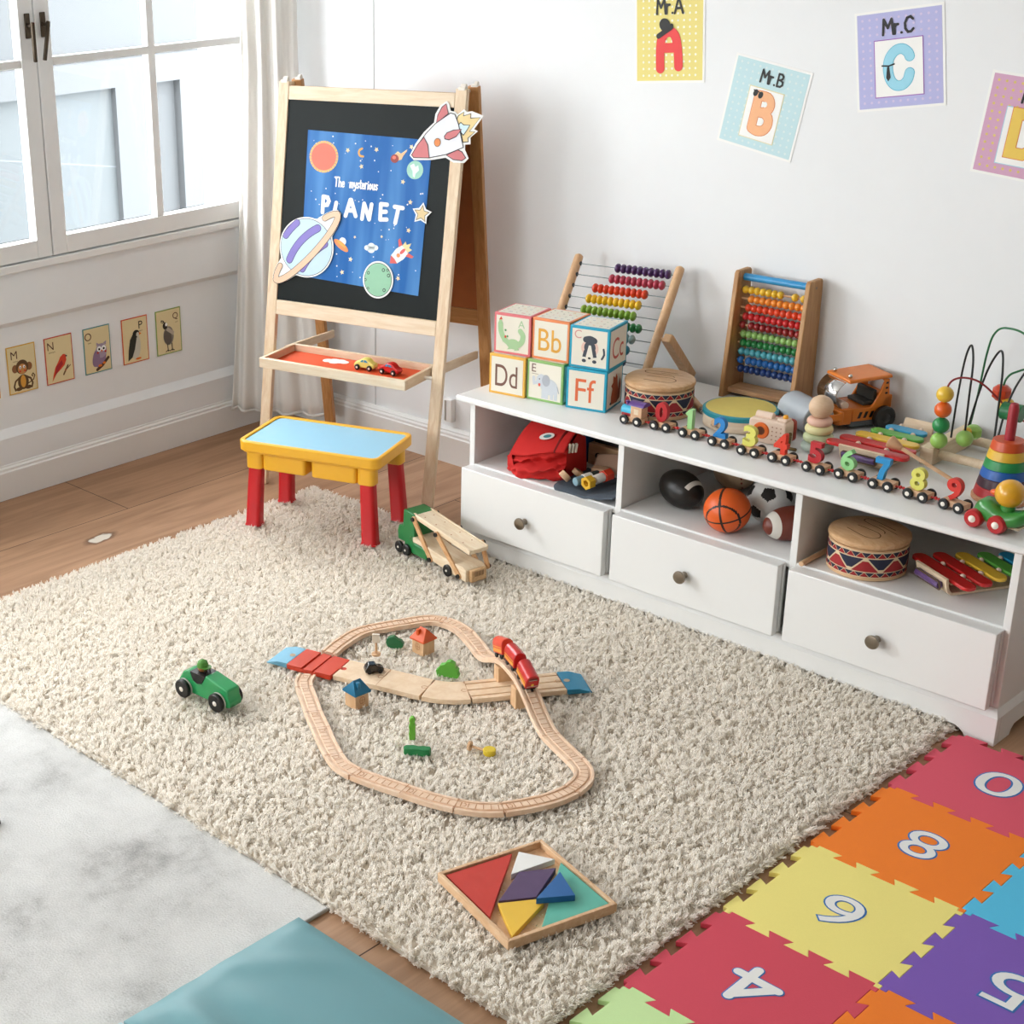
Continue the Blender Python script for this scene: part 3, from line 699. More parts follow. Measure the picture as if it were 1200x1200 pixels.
# folding play mat in the foreground, one end panel seen
def playmat():
    m, nt, b = newmat('teal coated fabric'); N, L = nt.nodes, nt.links
    b.inputs['Base Color'].default_value = lin('#60949B'); b.inputs['Roughness'].default_value = .42; b.inputs['Sheen Weight'].default_value = .1
    pale = mat('pale blue coated fabric', '#A9CFDA', .45)
    root = thing('play_mat', 'teal padded folding play mat cut off by the bottom edge', 'play mat', (2.9, -2.4, 0))
    def panel(x0, x1, y0, y1, mm, name, seed):
        rnd = random.Random(seed); n, k = 60, 30; v = []; f = []
        for j in range(k+1):
            for i in range(n+1):
                s, t = i/n, j/k; d = min(s*(x1-x0), (1-s)*(x1-x0), t*(y1-y0), (1-t)*(y1-y0))
                z = .058 + .005*(1-math.exp(-d*d/.006)) - .006*math.exp(-d/.006)
                x, y = x0+(x1-x0)*s, y0+(y1-y0)*t
                z -= .004*(1/(1+math.exp((y+2.235+.03*sin(4*x))/.018))) if seed == 1 else 0
                fd = min(1, d/.06)
                z += fd*.0022*sin(9*x+22*y)*sin(7*y-3*x) + .0016*sin(38*x-61*y+3*sin(9*x))*math.exp(-((y+2.25)/.09)**2) + fd*.005*math.exp(-((y+2.27+.06*sin(3*x))/.022)**2) - fd*.004*math.exp(-((y+2.215+.05*sin(3*x))/.03)**2) - fd*.005*math.exp(-((y+2.36-.1*(x-2.3))/.03)**2) + fd*.003*math.exp(-((y-x+4.45)/.03)**2)
                v.append((x-2.9, y+2.4, z))
        for j in range(k):
            for i in range(n):
                a = j*(n+1)+i; f.append((a, a+1, a+n+2, a+n+1))
        rim = [i for i in range(n+1)] + [j*(n+1)+n for j in range(1, k+1)] + [k*(n+1)+i for i in range(n-1, -1, -1)] + [j*(n+1) for j in range(k-1, 0, -1)]
        o = len(v); v += [(v[i][0], v[i][1], .001) for i in rim]
        L_ = len(rim)
        f += [(rim[q], o+q, o+(q+1) % L_, rim[(q+1) % L_]) for q in range(L_)]; f.append(tuple(range(o+L_-1, o-1, -1)))
        q = MB(); q.add(v, f, mm); q.build(name, root, smooth=60)
    panel(2.252, 3.46, -2.395, -2.006, m, 'teal_panel', 1)
    panel(2.255, 3.46, -2.78, -2.402, pale, 'pale_blue_panel', 2)
playmat()

# dark leg of a stool standing on the grey rug
t = thing('stool', 'dark wooden stool leg just entering the left picture edge', 'stool', (1.40, -2.33, .0092))
dk = wood('dark stained wood', '#2A1C15', '#3A281E', stretch=(12, 12, 3))
b = MB(); b.lathe([(.17, .40), (.18, .41), (.18, .43), (.172, .44), (0, .44)], dk); b.build('seat', t)
for a in (40, 130, 220, 310):
    b = MB(); b.cyl((.205*cos(R(a)), .205*sin(R(a)), 0), (.12*cos(R(a)), .12*sin(R(a)), .41), .0105, dk, r1=.017, n=14); b.build('leg', t)

# ================================================================== long low cabinet
def cabinet():
    W = mat('cabinet white lacquer', '#EDEDEB', .38, vary=.006); IN = mat('cabinet inner side', '#E4DED6', .5, vary=.01)
    X0, X1, YF_, YB_ = 1.308, 2.789, -.48, .025
    ox, oy = 2.05, -.23
    root = thing('storage_cabinet', 'long low white cabinet with three drawers below open shelves', 'cabinet', (ox, oy, 0))
    def bx(name, a, c, m=W, bev=.0015, parent=None, label=None):
        b = MB(); b.box((a[0]-ox, a[1]-oy, a[2]), (c[0]-ox, c[1]-oy, c[2]), m); return b.build(name, parent or root, bevel=bev, label=label)
    bx('top', (1.274, -.503, .446), (2.822, .029, .463), bev=.005)
    bx('side_panel', (X0, YF_, .03), (X0+.017, YB_, .446)); bx('side_panel', (X1-.017, YF_, .03), (X1, YB_, .446))
    for x in (1.793, 2.280): bx('divider', (x, YF_, .075), (x+.0175, YB_, .446))
    bx('back_panel', (X0+.017, YB_-.008, .07), (X1-.017, YB_, .446), m=mat('brown hardboard back', '#63543F', .8), label='brown hardboard back panel')  # brown puts the dim shelf interior's shade into the panel colour
    for a, c in ((X0+.017, 1.793), (1.8105, 2.280), (2.2975, X1-.017)):
        bx('shelf_board', (a, YF_+.001, .254), (c, YB_-.008, .271))
        bx('bottom_board', (a, YF_+.01, .075), (c, YB_-.008, .086))
    # plinth with a cut-out under each long side
    def plinth(name, prof, M):
        b = MB(); b.push(M); b.prism(prof, 0, .018, W); b.build(name, root, bevel=.001)
    H = .066; L_ = 2.797-1.300
    ft = [(0, 0), (.050, 0), (.054, .008), (.062, .016), (.072, .0205), (L_-.088, .0205), (L_-.078, .016), (L_-.068, .008), (L_-.064, 0), (L_, 0), (L_, H), (0, H)]
    plinth('plinth_front', ft, T(1.300-ox, -.494+.018-oy, 0) @ STAND)
    D = .497; sd = [(0, 0), (.055, 0), (.062, .012), (.075, .0205), (D-.075, .0205), (D-.062, .012), (D-.055, 0), (D, 0), (D, H), (0, H)]
    for x in (1.300, 2.797-.018): plinth('plinth_side', sd, axes((x-ox, -.4757-oy, 0), (0, 1, 0), (0, 0, 1)))
    b = MB()                                               # sloped plinth cap, front and both ends
    o_, i_ = (1.300, 2.797, -.494), (1.3085, 2.7885, -.482)
    v = [(o_[0], .02, H), (o_[0], o_[2], H), (o_[1], o_[2], H), (o_[1], .02, H), (i_[0], .02, H+.018), (i_[0], i_[2], H+.018), (i_[1], i_[2], H+.018), (i_[1], .02, H+.018)]
    b.add([(x-ox, y-oy, z) for x, y, z in v], [(0, 1, 5, 4), (1, 2, 6, 5), (2, 3, 7, 6)], W)
    b.build('plinth_moulding', root)
    # drawers, each standing a little proud of the carcass
    for x0, x1 in ((1.311, 1.786), (1.8115, 2.2745), (2.300, 2.778)):
        b = MB(); y = -.517
        b.box((x0-ox, y-oy, .088), (x1-ox, y+.019-oy, .2665), W)
        d = b.build('drawer', root, bevel=.002)
        p = MB(); p.box((x0+.006-ox, y+.0195-oy, .092), (x1-.004-ox, y+.026-oy, .2625), W); p.box((x0+.002-ox, y+.0265-oy, .090), (x1-.0005-ox, y+.0365-oy, .2645), W)
        p.box((x0+.0008-ox, y+.001-oy, .2615), (x1-.0008-ox, -.4803-oy, .2662), W); p.build('moulded_edge', d, bevel=.0015)
        s = MB(); s.box((x0+.012-ox, -.479-oy, .0885), (x1-.012-ox, -.05-oy, .235), W); s.build('drawer_box', d)
        k = MB(); k.push(T((x0+x1)/2-.016*0-ox-.012, y-oy, .170) @ RX(pi/2))
        k.lathe([(.0085, 0), (.0075, .004), (.0055, .010), (.0065, .016), (.0155, .020), (.0165, .023), (.0155, .026), (.010, .0275), (0, .028)], NICKEL, n=24)
        k.build('knob', d, label='round metal knob')
cabinet()

# ================================================================== easel
EA = R(13.6)
EO = Vector((.480, -.513, 0))
EM = T(*EO) @ RZ(EA)                                     # local x across, y towards the wall, z up
SL = .157
def easel():
    root = thing('easel', 'pine double sided easel holding a black chalkboard', 'easel', M=EM)
    CHALK = mat('chalkboard', '#0D1514', .5, vary=.06, scale=9)
    for name, x0 in (('front_leg', -.026), ('front_leg', .567)):
        b = MB(); b.push(axes((x0, 0, 0), (0, 1, 0), (0, 0, 1))); b.prism([(0, 0), (.016, 0), (.207, 1.216), (.191, 1.219)], 0, .036, PINEZ); b.build(name, root, bevel=.002)
    for x0 in (-.026, .567):
        b = MB(); b.push(axes((x0, 0, 0), (0, 1, 0), (0, 0, 1))); b.prism([(.417, 0), (.433, 0), (.272, 1.219), (.256, 1.216)], 0, .036, PINEZ_SHADED if x0 > 0 else PINEZ_SHADED); b.build('rear_leg', root, bevel=.002, label='rear leg in the shade of the boards')  # darker wood tone puts the boards' shade into the rear legs
    def fr(off): return axes((0, off, 0), (1, 0, 0), (0, SL, 1))
    def rr(off): return axes((0, off, 0), (1, 0, 0), (0, -.130, 1))
    k = math.hypot(1, SL)
    CHALK.node_tree.nodes['Principled BSDF'].inputs['Specular IOR Level'].default_value = .2
    def rail(name, z0, z1, F, th=.014, m=PINEX):
        b = MB(); b.push(F); b.box((.0105, z0*k, -th), (.5665, z1*k, 0), m); return b.build(name, root, bevel=.0015)
    rail('top_rail', 1.1675, 1.2065, fr(0)); rail('bottom_rail', .5345, .5785, fr(0))
    b = MB(); b.push(fr(.004)); b.box((.0105, .579*k, -.006), (.5665, 1.167*k, 0), CHALK); b.build('chalkboard', root)
    PINEX_SHADED = wood('honey oak rail', '#A8733F', '#C08C56', stretch=(1.5, 18, 18))  # rear rails carry the same shade in their wood colour
    rail('rear_top_rail', 1.14, 1.19, rr(.417), m=PINEX_SHADED); rail('rear_bottom_rail', .50, .55, rr(.417), m=PINEX_SHADED)
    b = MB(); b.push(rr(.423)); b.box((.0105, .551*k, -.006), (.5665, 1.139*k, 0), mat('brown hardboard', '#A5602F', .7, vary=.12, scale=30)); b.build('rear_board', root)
    for x in (-.008, .585):                                # hinge bolts and wing nuts along the top
        b = MB(); b.cyl((x-.012, .208, 1.205), (x-.012, .262, 1.205), .006, PINE, n=10)
        b.cyl((x-.004, .198, 1.225), (x+.012, .198, 1.225), .0065, HUBW, n=12); b.cyl((x+.004, .264, 1.225), (x+.014, .264, 1.225), .0065, HUBW, n=12)
        b.box((x-.010, .189, 1.214), (x+.012, .206, 1.223), HUBW); b.box((x-.006, .257, 1.214), (x+.014, .272, 1.223), HUBW)
        b.build('hinge', root, bevel=.001)
    # tray between the legs
    z0, z1, ya, yb, xa, xb = .402, .432, -.047, .142, .034, .543
    b = MB(); b.box((xa, ya, z0), (xb, ya+.012, z1), PINEX); b.box((xa, yb-.010, z0), (xb, yb, z1), PINEX)
    b.box((xa, ya+.012, z0), (xa+.012, yb-.010, z1), PINE); b.box((xb-.012, ya+.012, z0), (xb, yb-.010, z1), PINE)
    t = b.build('tray', root, bevel=.0015)
    b = MB(); b.box((xa+.011, ya+.011, z0+.003), (xb-.011, yb-.009, z0+.008), mat('orange red tray board', '#DE5427', .55)); b.build('tray_floor', t, label='orange red tray floor')
    for x0 in (xa-.010, xb+.001):
        b = MB(); b.push(T(0, 0, 0)); b.add([(x0, .105, z0), (x0+.009, .105, z0), (x0+.009, .385, z0-.012), (x0, .385, z0-.012), (x0, .105, z1-.002), (x0+.009, .105, z1-.002), (x0+.009, .385, z0+.012), (x0, .385, z0+.012)],
             [(0, 3, 2, 1), (4, 5, 6, 7), (0, 1, 5, 4), (1, 2, 6, 5), (2, 3, 7, 6), (3, 0, 4, 7)], PINE); b.build('side_arm', root, bevel=.001)
    b = MB(); b.cyl((xb, .068, .413), (.569, .068, .413), .0055, HUBW, n=10); b.cyl((xa, .068, .413), (.009, .068, .413), .0055, HUBW, n=10); b.build('pivot_bolt', root)
easel()
SX = Matrix.Diagonal((1.03, 1, 1, 1))
def onboard(u, y, d=.002):                                # frame on the chalkboard: u across, y up the board, facing out
    k = math.hypot(1, SL); o = Vector((u, SL*y/k, y/k)) + Vector((0, -1, SL)).normalized()*(d-.004)
    return EM @ axes(o, (1, 0, 0), (0, SL, 1))
OUTL = mat('drawn outline', '#2A2A30', .6)
def board_poster():
    M = onboard(.2945, .876, .0012) @ RZ(R(-.4)) @ SX
    BL = None
    m, nt, b = newmat('printed night blue'); N, L = nt.nodes, nt.links
    tc = N.new('ShaderNodeTexCoord'); mp = N.new('ShaderNodeMapping'); mp.inputs['Scale'].default_value = (16, 1.5, 1)
    no = N.new('ShaderNodeTexNoise'); no.inputs['Scale'].default_value = 1; no.inputs['Detail'].default_value = 2; r = N.new('ShaderNodeValToRGB')
    r.color_ramp.elements[0].position = .42; r.color_ramp.elements[0].color = lin('#0A60AA'); r.color_ramp.elements[1].position = .68; r.color_ramp.elements[1].color = lin('#4A88C6')
    L.new(tc.outputs['Object'], mp.inputs['Vector']); L.new(mp.outputs['Vector'], no.inputs['Vector']); L.new(no.outputs['Fac'], r.inputs['Fac']); L.new(r.outputs['Color'], b.inputs['Base Color'])
    b.inputs['Roughness'].default_value = .4; b.inputs['Specular IOR Level'].default_value = .25
    b = MB(); b.prism([(-.204, .220), (-.196, -.211), (.201, -.224), (.204, .215)][::1], 0, .0006, m)
    # dots of stars
    rnd = random.Random(11)
    for i in range(75): b.ell(rnd.uniform(-.19, .195), rnd.uniform(-.205, .208), *(2*[rnd.choice((.0012, .0018, .0024))]), .0009, PAPER, n=7)
    ST = mat('printed star cream', '#E9D9B0', .6)
    for x, y in ((-.065,.17),(.029,.178),(-.016,.127),(.122,.094),(.151,.039),(.153,-.041),(-.02,-.077),(.068,-.067),(-.029,-.143),(-.054,-.184),(.132,-.181),(.14,.193)):
        q = rnd.uniform(0, 1); s = .008 if x not in (-.02, .068) else .005
        b.poly([(x+(s if k % 2 == 0 else s*.48)*sin(k*pi/5+q), y+(s if k % 2 == 0 else s*.48)*cos(k*pi/5+q)) for k in range(10)], .0011, ST)
    o = solo(b, 'space_poster', 'blue space poster with white words pinned on the chalkboard', 'poster', M=M, smooth=None)
    a = MB()
    def fin(name):
        a.build(name, o, smooth=None); a.v, a.f, a.mi, a.ms = [], [], [], []
    sc = mat('printed coral', '#E8705A', .5)
    for k in range(30):
        t = 2*pi*k/30; a.poly([(-.144+.049*sin(t-.09), .146+.046*cos(t-.09)), (-.144+.049*sin(t+.09), .146+.046*cos(t+.09)), (-.144+.042*sin(t+.09), .146+.039*cos(t+.09)), (-.144+.042*sin(t-.09), .146+.039*cos(t-.09))], .001, mat('printed sun rays', '#F0B96A', .5))
    a.ell(-.144, .146, .042, .0395, .0013, sc)
    fin('sun_picture'); a.stroke([(-.018, .178), (-.026, .173), (-.028, .165), (-.023, .157), (-.013, .156)], .006, .001, mat('printed amber', '#E9A94C', .5), curve=3)
    fin('moon_picture')
    for d, c in ((0, '#F1D9A0'), (.004, '#E9B98A')): a.poly([(.082, .163), (.098, .178-d), (.108, .172), (.128, .186-d), (.116, .166), (.112, .158-d*.5), (.096, .15)], .001+d*.05, mat('flame '+c, c, .5))
    a.ell(.090, .157, .013, .012, .0014, mat('printed meteor', '#8E2F25', .5)); a.ell(.088, .160, .006, .005, .0016, sc)
    fin('meteor_picture'); a.ell(.157, .13, .026, .026, .001, mat('printed mint', '#9FD3C0', .5)); a.poly([(.140, .141), (.152, .148), (.158, .138), (.166, .144), (.170, .130), (.160, .120), (.158, .108), (.152, .112), (.150, .126)], .0013, mat('printed pale', '#E4EEF0', .5))
    fin('earth_picture'); a.ell(-.060, -.094, .012, .012, .001, mat('printed pale', '#E4EEF0', .5)); a.ell(-.064, -.106, .029, .010, .0013, mat('printed orange', '#EE8B4C', .5), rot=-.55); a.ell(-.063, -.102, .019, .004, .0015, mat('printed amber', '#E9A94C', .5), rot=-.55)
    fin('saucer_picture')
    for x, y, q in ((.024, -.104, .010), (.037, -.098, .012), (.050, -.101, .010), (.037, -.108, .012)): a.ell(x, y, q, q*.8, .001, mat('printed pale', '#E4EEF0', .5))
    fin('cloud_picture'); a.push(T(.134, -.108, 0) @ RZ(R(-45)))                # little rocket
    w_, c1 = mat('printed pale', '#E4EEF0', .5), mat('printed red', '#D95B55', .5)
    a.push(RZ(R(90))); a.poly([(-.045, 0), (-.028, -.015), (-.004, -.019), (.018, -.016), (.018, .016), (-.004, .019), (-.028, .015)], .0011, w_)
    a.poly([(-.046, 0), (-.028, -.0155), (-.026, 0), (-.028, .0155)], .0013, c1); a.poly([(.006, .017), (.018, .034), (.026, .034), (.019, .014)], .0011, c1); a.poly([(.006, -.017), (.018, -.034), (.026, -.034), (.019, -.014)], .0011, c1)
    a.poly([(.018, .013), (.034, .016), (.030, .006), (.044, 0), (.030, -.006), (.034, -.016), (.018, -.013)], .0009, mat('printed flame', '#EBD79A', .5)); a.ell(-.010, 0, .006, .006, .0013, mat('printed orange', '#EE8B4C', .5)); a.ell(.008, .0, .011, .005, .0013, c1)
    a.pop(); a.pop()
    fin('rocket_picture')
    t = MB(); wl = mat('printed white', '#EDF0F2', .5)
    hand(t, 'The', -.101, .064, .0017, wl, .027, .0042, .79); hand(t, 'mysterious', -.050, .064, .0017, wl, .027, .0042, .73)
    for ch, x, y, w, h, rt in (('P', -.126, .008, .033, .058, .02), ('L', -.087, -.008, .030, .060, -.12), ('A', -.041, .006, .043, .058, .06), ('N', .013, .0, .040, .056, -.02), ('E', .068, .004, .035, .056, .04), ('T', .113, -.001, .036, .058, -.12)):
        t.push(T(x, y, 0) @ RZ(rt)); hand(t, ch, -w*.5+.005, -h/2+.006, .0017, wl, h-.012, .0125, (w-.011)/(h-.012)/HAND[ch][0]*1.12); t.pop()
    t.build('title_lettering', o, smooth=None)
board_poster()
def sticker(name, label, u, y, d, outline, art, rim=PAPER, rz=0):
    b = MB(); b.prism(outline, 0, .0012, rim)
    o = solo(b, name, label, 'sticker', M=onboard(u, y, d) @ SX, smooth=None)
    a = MB(); art(a); a.build('drawing', o, smooth=None); return o
def grow(pts, g):
    cx = sum(p[0] for p in pts)/len(pts); cy = sum(p[1] for p in pts)/len(pts); out = []
    for p in pts:
        l = math.hypot(p[0]-cx, p[1]-cy); out.append((cx+(p[0]-cx)*(l+g)/l, cy+(p[1]-cy)*(l+g)/l))
    return out
def sat(a):
    lb, vi, sk = mat('planet pale blue', '#C3DDF0', .5), mat('planet violet', '#8478C4', .5), mat('planet peach', '#EBC3A4', .5)
    a.ell(0, 0, .090, .086, .0014, OUTL, n=36); a.ell(0, 0, .0885, .0845, .0016, lb, n=36)
    a.push(RZ(R(-42)))
    def arc(x, bow, w):                                    # curved stripe across the disc
        pts = []
        for k in range(13):
            yy = -.082+.164*k/12; xx = x - bow*(1-(yy/.086)**2)
            r = math.sqrt(max(0, .0865**2 - yy*yy)); pts.append((max(-r, min(r, xx)), yy))
        return pts
    for x, w in ((-.056, .019), (-.006, .021), (.050, .018)):
        p = [q for q in arc(x, .02, w) if abs(q[0])**2+q[1]**2 < .079**2]
        a.stroke(p, w+.003, .0018, OUTL); a.stroke(p, w, .0020, vi)
    a.pop()
    a.push(RZ(R(47)))
    R1 = [(.146*cos(t), .030*sin(t)) for t in [2*pi*k/40 for k in range(41)]]
    lo = [p for p in R1[20:41]]
    a.stroke(lo, .021, .0022, OUTL); a.stroke(lo, .018, .0024, sk)
    for e in (1, -1):
        q = [(e*.143*cos(R(t)), .030*sin(R(t))) for t in (0, 15, 30, 42)]; a.stroke(q, .019, .0022, OUTL); a.stroke(q, .016, .0024, sk)
    a.pop()
o_ = [(.094*cos(t), .090*sin(t)) for t in [2*pi*k/48 for k in range(48)]]
ring = []
for k in range(72):
    t = 2*pi*k/72; x, y = cos(t), sin(t); e = t - R(47)
    re = 1/math.sqrt((cos(e)/.158)**2 + (sin(e)/.043)**2); rd = 1/math.sqrt((x/.094)**2 + (y/.090)**2)
    ring.append((max(re, rd)*x, max(re, rd)*y))
sticker('planet_sticker', 'ringed violet and pale blue planet cutout on the chalkboard', .1077, .754, .0045, ring, sat)
def grn(a):
    a.ell(0, 0, .0455, .0495, .0014, OUTL, n=32); a.ell(0, 0, .044, .048, .0016, mat('moon green', '#93C8A6', .5), n=32)
    for x, y, r in ((.016, .030, .005), (.029, .031, .004), (.034, .016, .005), (-.033, .017, .0045), (-.041, -.004, .004), (-.030, -.028, .0035), (.023, -.028, .005)): a.ell(x, y, r, r*1.1, .0018, OUTL, n=14); a.ell(x, y, r*.6, r*.7, .002, mat('moon green', '#93C8A6', .5), n=12)
sticker('moon_sticker', 'round pale green moon cutout at the poster bottom', .3644, .6834, .0045, [(.050*cos(2*pi*k/36), .0545*sin(2*pi*k/36)) for k in range(36)], grn)
sp = [((.026 if k % 2 == 0 else .0125)*sin(k*pi/5+.08), (.026 if k % 2 == 0 else .0125)*cos(k*pi/5+.08)) for k in range(10)]
def star_art(a): a.poly(sp, .0014, OUTL); a.poly([(x*.86, y*.86) for x, y in sp], .0016, mat('star cream', '#DFC894', .5))
sticker('star_sticker', 'cream five pointed star cutout on the poster edge', .4919, .8846, .0045, grow(sp, .006), star_art)
def rocket_art(a):
    W_, P_, F_ = mat('rocket white', '#E6E7EC', .5), mat('rocket rose', '#CF7477', .5), mat('rocket flame', '#E8CF92', .5)
    def pc(pts, m, z): a.poly(pts, z, m); a.stroke(pts, .0022, z+.0003, OUTL, closed=True)
    pc([(.047,.053),(.053,.067),(.069,.078),(.068,.067),(.09,.074),(.09,.062),(.119,.065),(.09,.026),(.107,.026),(.087,.008),(.089,-.002),(.073,-.004),(.064,.026)], F_, .0014)
    pc([(.054,.041),(.062,.049),(.071,.043),(.09,.043),(.081,.027),(.073,.015),(.066,.021)], mat('rocket pale blue', '#CFE6EE', .5), .0018)
    pc([(-.013,.043),(-.010,.066),(.001,.088),(.013,.097),(.022,.071)], P_, .0016); pc([(.026,-.042),(.06,-.025),(.073,-.03),(.086,-.046),(.075,-.054),(.049,-.053)], P_, .0016)
    pc([(-.081,-.048),(-.067,-.023),(-.043,.012),(-.015,.042),(.029,.073),(.042,.07),(.055,.045),(.076,-.018),(.026,-.04),(-.027,-.053),(-.074,-.055)], W_, .0022)
    pc([(-.081,-.048),(-.065,-.019),(-.047,.003),(-.033,-.017),(-.025,-.053),(-.074,-.055)], P_, .0026)
    pc([(.016,.009),(.023,.019),(.042,.027),(.067,.031),(.052,.01),(.031,0),(.018,.002)], P_, .0026)
    a.ell(-.004, -.009, .0105, .012, .0026, OUTL); a.ell(-.004, -.009, .009, .0105, .0028, mat('rocket port', '#E0853F', .5))
sticker('rocket_sticker', 'large white and rose rocket cutout on the easel corner', .5298, 1.0942, .0065, [(-.088,-.05),(-.073,-.017),(-.049,.017),(-.020,.045),(-.018,.068),(-.005,.092),(.014,.105),(.022,.096),(.028,.079),(.042,.077),(.050,.070),(.068,.085),(.077,.078),(.092,.081),(.128,.070),(.103,.033),(.115,.028),(.094,.010),(.096,-.008),(.080,-.010),(.081,-.024),(.094,-.047),(.082,-.060),(.049,-.061),(.024,-.049),(-.018,-.058),(-.074,-.062)], rocket_art)

# things lying in the easel tray
TZ = .4105
b = MB()
for x, y, r in ((-.026, 0, .016), (-.008, .006, .018), (.012, .004, .020), (.030, .0, .014), (.0, -.006, .018)): b.lathe([(r, 0), (r, .001), (0, .0012)], PAPER, c=(x, y, 0), n=16)
solo(b, 'cloud_cutout', 'white paper cloud lying on the easel tray', 'cutout', M=EM @ T(.222, .090, TZ) @ RZ(.1))
def toy_car(name, label, x, y, rz, m, group):
    root = thing(name, label, 'toy car', M=EM @ T(x, y, TZ) @ RZ(rz), group=group)
    b = MB(); b.push(STAND); pr = [(-.033, .006), (.033, .006), (.036, .014), (.034, .021), (.024, .024), (.014, .033), (.004, .0355), (-.008, .034), (-.017, .026), (-.030, .022), (-.036, .014)]
    b.prism(pr, -.013, .013, m); b.build('body', root, bevel=.004, seg=3)
    w = MB(); w.push(STAND)
    for s in (-.0134, .0134):
        w.poly([(-.013, .0245), (-.006, .031), (-.0015, .0315), (-.0015, .0245)], s, mat('painted car window', '#3E9CC4', .3)); w.poly([(.001, .0245), (.001, .0315), (.008, .031), (.015, .0245)], s, mat('painted car window', '#3E9CC4', .3))
    w.build('window', root, smooth=None)
    for wx in (-.021, .020):
        for s in (-1, 1): wheel(root, (wx, s*.0155, .0085), (0, s, 0), .0085, .006, BLACK, HUBW, name='wheel')
toy_car('toy_car', 'yellow wooden toy car on the easel tray', .345, .064, R(2), PYELLOW, 'toy cars on the easel tray')
toy_car('toy_car', 'red wooden toy car on the easel tray', .434, .058, R(-6), RED, 'toy cars on the easel tray')

# ================================================================== children's table
def kid_table():
    root = thing('activity_table', 'small yellow plastic table with pale blue top and red legs', 'table', (.895, -.63, .024), R(20))
    YP = mat('yellow plastic', '#F0B32A', .35, coat=.1, vary=.01); RP = mat('red plastic', '#C40F18', .4, vary=.02)
    hx, hy, zt = .222, .127, .262
    b = MB(); P = rrect(-hx, -hy, hx, hy, .028); Q = rrect(-hx+.014, -hy+.014, hx-.014, hy-.014, .018)
    b.frame(P, Q, zt-.030, zt, YP); P2 = rrect(-hx+.006, -hy+.006, hx-.006, hy-.006, .025); b.frame(P2, Q, zt-.036, zt-.030, YP)
    b.build('rim', root, bevel=.004)
    b = MB(); b.prism(Q, zt-.02, zt-.004, mat('pale blue board', '#9CD0E8', .22, vary=.03, scale=6)); b.build('top_panel', root)
    for x0, x1 in ((-.150, -.012), (.006, .148)):
        b = MB(); b.prism(rrect(x0, -.112, x1, .112, .012), zt-.086, zt-.037, YP); b.build('storage_bin', root, bevel=.004)
    for sx in (-1, 1):
        for sy in (-1, 1):
            b = MB(); b.push(T(sx*.176, sy*.094, zt-.085)); b.prism(rrect(-.026, -.022, .026, .022, .014), 0, .052, YP); s = b.build('leg_socket', root, bevel=.003)
            b = MB(); top = rrect(-.021, -.018, .021, .018, .011); bot = rrect(-.023+sx*.010, -.020+sy*.008, .023+sx*.010, .020+sy*.008, .012)
            n = len(top); z0, z1 = -(zt-.085), 0
            fl = [(x*1.12-.12*sx*.010, y*1.12-.12*sy*.008) for x, y in bot]
            v = [(p[0], p[1], z0) for p in fl] + [(p[0], p[1], z0+.006) for p in bot] + [(p[0], p[1], z1+.01) for p in top]
            f = [tuple(range(n-1, -1, -1)), tuple(range(2*n, 3*n))] + [(k*n+i, k*n+(i+1) % n, (k+1)*n+(i+1) % n, (k+1)*n+i) for k in (0, 1) for i in range(n)]
            b.push(T(sx*.176, sy*.094, zt-.085)); b.add(v, f, RP); b.build('leg', root, label='red plastic leg')
kid_table()
# ================================================================== toys on the cabinet top
ZT = .463
CREAM = mat('block cream', '#E9E3D3', .6, vary=.01)
def tri_on_cyl(b, r, th, w, z0, z1, up, m, n=5):
    """triangle wrapped on a cylinder; base width w in radians"""
    for k in range(n):
        s0, s1 = -1+2*k/n, -1+2*(k+1)/n
        q = []
        for s in (s0, s1):
            h = 1-abs(s); a = th+s*w/2
            lo, hi = (z0, z0+(z1-z0)*h) if up else (z1-(z1-z0)*h, z1)
            q.append((a, lo, hi))
        (a0, l0, h0), (a1, l1, h1) = q
        mid = None
        b.add([(r*cos(a0), r*sin(a0), l0), (r*cos(a1), r*sin(a1), l1), (r*cos(a1), r*sin(a1), h1), (r*cos(a0), r*sin(a0), h0)], [(0, 1, 2, 3)], m)
# ---- alphabet blocks
SB = .11
def block(x, y, z, rz, edge, label, front, side=None, top=None):
    M = T(x, y, z) @ RZ(rz) @ T(SB/2, SB/2, 0)
    b = MB(); b.box((-SB/2, -SB/2, 0), (SB/2, SB/2, SB), mat('block edge '+edge, edge, .5))
    o = solo(b, 'alphabet_block', label, 'block', M=M, group='stacked alphabet blocks', bevel=.0015)
    e = SB/2-.0065
    def face(name, F, art):
        p = MB(); p.push(F); p.poly([(-e, -e), (e, -e), (e, e), (-e, e)], .0002, CREAM)
        if art: art(p)
        p.build(name, o, smooth=None)
    face('front_face', T(0, -SB/2, SB/2) @ STAND, front)
    face('side_face', axes((SB/2, 0, SB/2), (0, 1, 0), (0, 0, 1)), side)
    def tops(p):
        rnd = random.Random(int(x*1000)); cs = [mat('tiny '+c, c, .6) for c in ('#C8605A', '#6C9A5C', '#E0A04A', '#5A7FA8', '#6D5A50')]
        for i in range(5):
            for j in range(4): p.txt(rnd.choice('abcdefghkmnoprsty'), -.038+i*.019, -.033+j*.022, .0006, rnd.choice(cs), h=.007, rot=rnd.uniform(-1, 1))
    face('top_face', T(0, 0, SB), tops)
def letters(s, col, w=None, bold=.0, h=None):
    def f(p): p.txt(s, -.002, -.002, .0006, mat('block letter '+col, col, .6), w=w or .062, h=h, bold=bold)
    return f
